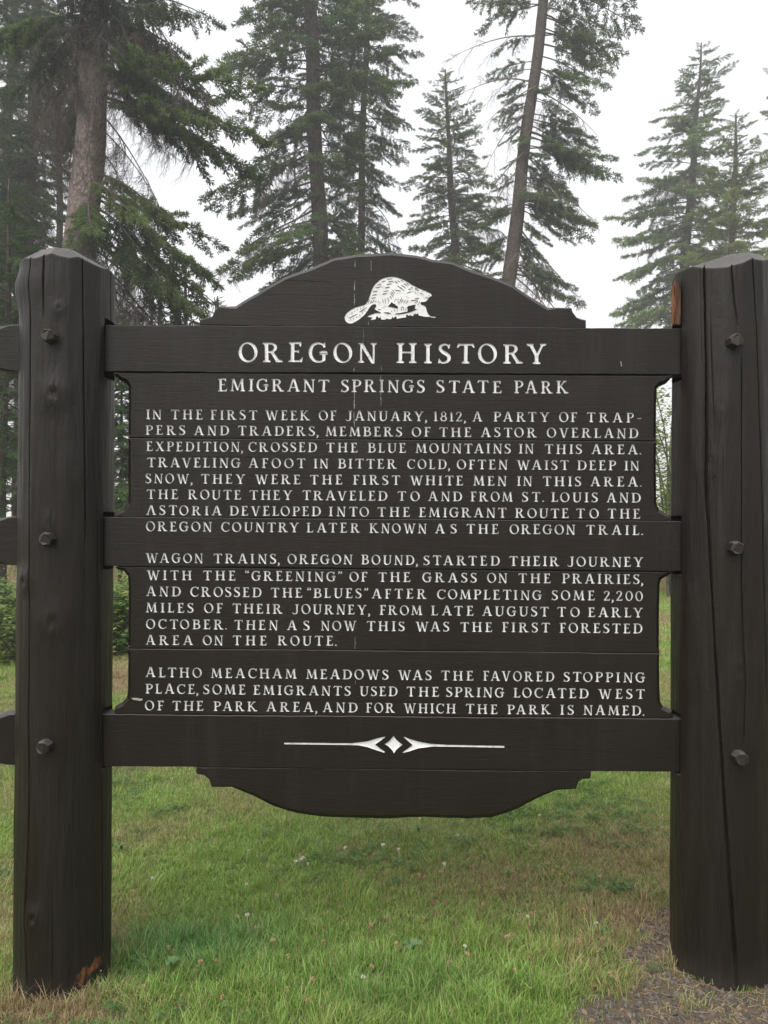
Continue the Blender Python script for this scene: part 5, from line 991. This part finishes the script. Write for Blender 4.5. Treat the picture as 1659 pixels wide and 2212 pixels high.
# clover leaves, in patches
M_CLOV = mk_leaf('clover leaf', [(0, (.04,.085,.025)), (.6, (.09,.165,.045)), (1, (.15,.23,.075))], .2)
def clover(i):
    random.seed(500+i); V = []; Fs = []; tone = []
    for b in range(16):
        a = random.uniform(0, 6.28); r = .055*math.sqrt(random.random()); c = Vector((r*math.cos(a), r*math.sin(a), random.uniform(.012, .045))); tl = Vector((random.gauss(0,.3), random.gauss(0,.3), 1)).normalized(); a0 = random.random()*6; s_ = random.uniform(.006, .011); t = random.random()
        for k in range(3):
            an = a0+k*2.094; u = Vector((math.cos(an), math.sin(an), 0)); u = (u-tl*u.dot(tl)).normalized(); w = tl.cross(u); n = len(V)
            V += [c, c+u*s_*.7+w*s_*.55, c+u*s_*1.35+w*s_*.35, c+u*s_*1.2, c+u*s_*1.35-w*s_*.35, c+u*s_*.7-w*s_*.55]; Fs += [(n, n+1, n+2, n+3), (n, n+3, n+4, n+5)]; tone += [t]*6
    return free_obj('clover_%02d' % i, V, Fs, M_CLOV, {'tone': tone})
cl = [clover(i) for i in range(3)]
x, y = sample(9000, -3, 3.2, 2.3, 7.5)
kk = np.clip((fbm(x*1.6+7, y*1.3+2, 91)-.56)*5, 0, .6)+.9*blob(x, y, 1300, 2080, .13, .12)+.7*blob(x, y, 1235, 2130, .13, .08)+.35*blob(x, y, 1345, 1800, .5, .2)+.4*blob(x, y, 840, 1850, .5, .3)+.5*blob(x, y, 1350, 1930, .3, .2)
k = (RNG.random(len(x)) < kk) & (grav_mask(x, y) < .5) & (np.abs(x) < .62*y+.6); x, y = x[k], y[k]
gn_scatter('clover_leaves', np.stack([x, y, gz(x, y)+.008], 1), None, {'pick_i': RNG.integers(0, 3, len(x)), 'scl': RNG.uniform(.5, .95, len(x)), 'rot': np.stack([x*0, x*0, RNG.uniform(0, 6.28, len(x))], 1)}, cl, 'low clover leaves growing in patches through the lawn')

# gravel chips round the right post
mb = MB(); tones = []
random.seed(41)
bb = [1.15, 2.0, 2.35, 3.9]
n = 0
while n < 9000:
    px, py = random.uniform(GRAV[:,0].min()-.1, 2.6), random.uniform(2.35, 3.75)
    m_ = float(grav_mask(px, py)); n += 1
    if m_ < .5 and random.random() > .02: continue
    s = random.choice((.005,.007,.009,.011,.013))*random.uniform(.8,1.25); z = float(gz(px, py)); a = random.random()*6.28; fl = random.uniform(.3, .6)
    M_ = Matrix.Translation((px, py, z+s*fl*.3)) @ Matrix.Rotation(a, 4, 'Z') @ Matrix.Rotation(random.gauss(0, .35), 4, 'X') @ Matrix.Rotation(random.gauss(0, .35), 4, 'Y')
    k = random.choice((5, 6)); lo = []; hi = []
    for q in range(k):
        t = 2*math.pi*q/k+random.uniform(-.3, .3); r = s*random.uniform(.7, 1.15); lo.append(M_ @ Vector((r*math.cos(t), r*.7*math.sin(t), -s*fl))); hi.append(M_ @ Vector((r*.72*math.cos(t), r*.5*math.sin(t), s*fl*random.uniform(.7, 1.))))
    mb.add(lo+hi, [(q, (q+1) % k, k+(q+1) % k, k+q) for q in range(k)]+[tuple(range(k, 2*k))], random.random()**1.3)
o = mb.obj('gravel', M_STONE, attr='tone'); o['kind'] = 'stuff'; o['label'] = 'dark slate gravel chips round the foot of the right post'
# dry straw among the gravel and thatch
mb = MB()
M_STRAW = mk_leaf('dry straw', [(0, (.14,.10,.05)), (.6, (.32,.24,.14)), (1, (.50,.42,.28))], .1)
for i in range(5200):
    px, py = random.uniform(.85, 2.3), random.uniform(2.35, 3.9)
    if float(grav_mask(px, py)) < .5 and random.random() < .6: continue
    if i > 4200: px, py = random.uniform(-2.0, -.9), random.uniform(2.45, 3.0)
    a = random.random()*6.28; l = random.uniform(.012, .05)*(2 if random.random() < .04 else 1); z = float(gz(px, py))+random.uniform(.003, .012)
    P = [(px, py, z), (px+l*.5*math.cos(a), py+l*.5*math.sin(a), z+random.uniform(0, .008)), (px+l*math.cos(a+.3), py+l*math.sin(a+.3), z+random.uniform(-.003, .008))]
    mb.tube(P, [.0009, .0008, .0004], 3, random.random())
o = mb.obj('dry_straw', M_STRAW, attr='tone'); o['kind'] = 'stuff'; o['label'] = 'bits of dry straw lying on the gravel and soil'

# clover heads: single things
def head(i, c1, c2, s, stalk):
    random.seed(600+i); mb = MB(); mb.tube([(0,0,-.01),(.001,.001,stalk*.5),(.002,0,stalk)], [.0007]*3, 3, .2)
    for k in range(26):
        z = random.uniform(-.5, 1); a = random.random()*6.28; r = math.sqrt(max(0, 1-z*z*.8)); d = Vector((r*math.cos(a), r*math.sin(a), z)).normalized(); p = Vector((.002, 0, stalk))
        u = d.orthogonal().normalized(); mb.add([p+d*s*.2, p+d*s*.7+u*s*.22, p+d*s*1.05, p+d*s*.7-u*s*.22], [(0,1,2,3)], random.random())
    return mb
M_HB = simple('faded brown clover head', (.32,.15,.09), (.68,.42,.30), 300, .9)
M_HW = simple('white clover head', (.55,.5,.4), (.85,.83,.75), 300, .8)
protos = []
for nm, mt in (('brown', M_HB), ('white', M_HW)):
    protos.append([])
    for i in range(3):
        mbh = head(i+(9 if nm == 'white' else 0), None, None, .0095, .040+.008*i); me = bpy.data.meshes.new('clover_head'); me.from_pydata([tuple(v) for v in mbh.v], [], mbh.f); me.materials.append(mt); me.update(); protos[-1].append(me)
cand = 0; cnt = [0, 0]
spots = [(700,1965,0),(705,1972,0),(590,2060,0),(555,2033,0),(1200,2055,0),(1245,2045,0),(1240,2055,0),(1258,1990,0),(1145,1988,0),(1060,1990,0),(1085,1935,0),(1065,1915,0),(1115,1910,0),(1225,1890,0),(1265,1950,0),(1165,1845,0),(790,1868,0),(800,1990,0),(745,1930,0),
         (788,1865,1),(750,1855,1),(955,1890,1),(865,1865,1),(470,1910,1),(530,1925,1),(640,1885,1),(650,1875,1),(655,1877,1),(668,1880,1),(535,2005,1),(1180,2055,0),(990,1820,1),(905,1780,1),(225,2104,0),(228,2125,1),(222,2095,1),(200,2128,0)]
while len(spots) < 170:
    px, py = random.uniform(250, 1450), random.uniform(1700, 2200)
    if random.random() < .35+.65*math.exp(-((px-1150)/300)**2-((py-1950)/130)**2): spots.append((px, py, 1 if random.random() < .08 else 0))
for px, py, w in spots:
    p = gpt(px, py)
    if float(grav_mask(p.x, p.y)) > .5: continue
    o = bpy.data.objects.new('clover_flower', random.choice(protos[w])); link(o); o.location = (p.x, p.y, float(gz(p.x, p.y))); o.rotation_euler = (random.gauss(0,.2), random.gauss(0,.2), random.random()*6); sc__ = random.uniform(.75, 1.15); o.scale = (sc__,)*3
    tag(o, 'small white clover flower head standing in the lawn' if w else 'small faded brown clover flower head standing in the lawn', 'flower', 'white clover heads in the lawn' if w else 'faded brown clover heads in the lawn')
# broad leaved weeds
def weed(px, py, s, label, n=5, seed=1):
    random.seed(seed); p = gpt(px, py); root = empty('weed', (p.x, p.y, float(gz(p.x, p.y)))); tag(root, label, 'weed')
    for i in range(n):
        a = i*6.28/n+random.uniform(-.4, .4); l = s*random.uniform(.7, 1.1); mb = MB(); V = []; d = Vector((math.cos(a), math.sin(a), 0)); sd = Vector((-d.y, d.x, 0)); m_ = 7
        for k in range(m_):
            t = k/(m_-1); w = l*.42*math.sin(math.pi*min(1, t*.93+.05))**.7; c = d*l*t+Vector((0,0,.035+.03*math.sin(t*2.4)))
            V += [c-sd*w+Vector((0,0,w*.2)), c, c+sd*w+Vector((0,0,w*.2))]
        Fs = [(3*k+q, 3*k+q+1, 3*k+q+4, 3*k+q+3) for k in range(m_-1) for q in (0,1)]
        mb.add(V, Fs, random.uniform(.6, 1)); o = mb.obj('leaf', M_WEED, root, smooth=True, attr='tone')
M_WEED = mk_leaf('weed leaf', [(0, (.05,.10,.035)), (.6, (.09,.17,.055)), (1, (.14,.22,.09))], .2)
weed(892,2070,.040,'pale green broad leaved weed in the foreground grass', 4, 1)
weed(370,2110,.034,'round leaved weed in the dark tuft beside the left post', 3, 2)
weed(905,1812,.030,'small pale weed leaf below the curved bottom board', 3, 3)
weed(262,1850,.030,'small weed beside the right side of the left post', 4, 4)
weed(1098,1912,.026,'little weed in the middle of the lawn, amid brown clover heads', 3, 5)
# two dried mushrooms by the gravel
M_MUSH = simple('dried brown mushroom', (.16,.07,.045), (.36,.19,.13), 200, .8)
for (px, py, s, lb) in ((1283,2135,.016,'dried reddish brown mushroom at the edge of the gravel'),(1298,2144,.011,'smaller pinkish mushroom lying beside the larger one by the gravel')):
    p = gpt(px, py); z = float(gz(p.x, p.y)); root = empty('mushroom', (p.x, p.y, z)); tag(root, lb, 'mushroom')
    mb = MB(); mb.tube([(0,0,-.005),(0,0,s*.8)], [s*.25, s*.2], 8); mb.obj('stem', M_RAW, root, smooth=True)
    mb = MB(); mb.tube([(0,0,s*.7),(0,0,s*.78),(0,0,s*1.0),(0,0,s*1.15),(0,0,s*1.2)], [s*.2, s*1.0, s*.9, s*.5, s*.05], 12, caps=True); mb.obj('cap', M_MUSH, root, smooth=True)
print('script done', len(bpy.data.objects))
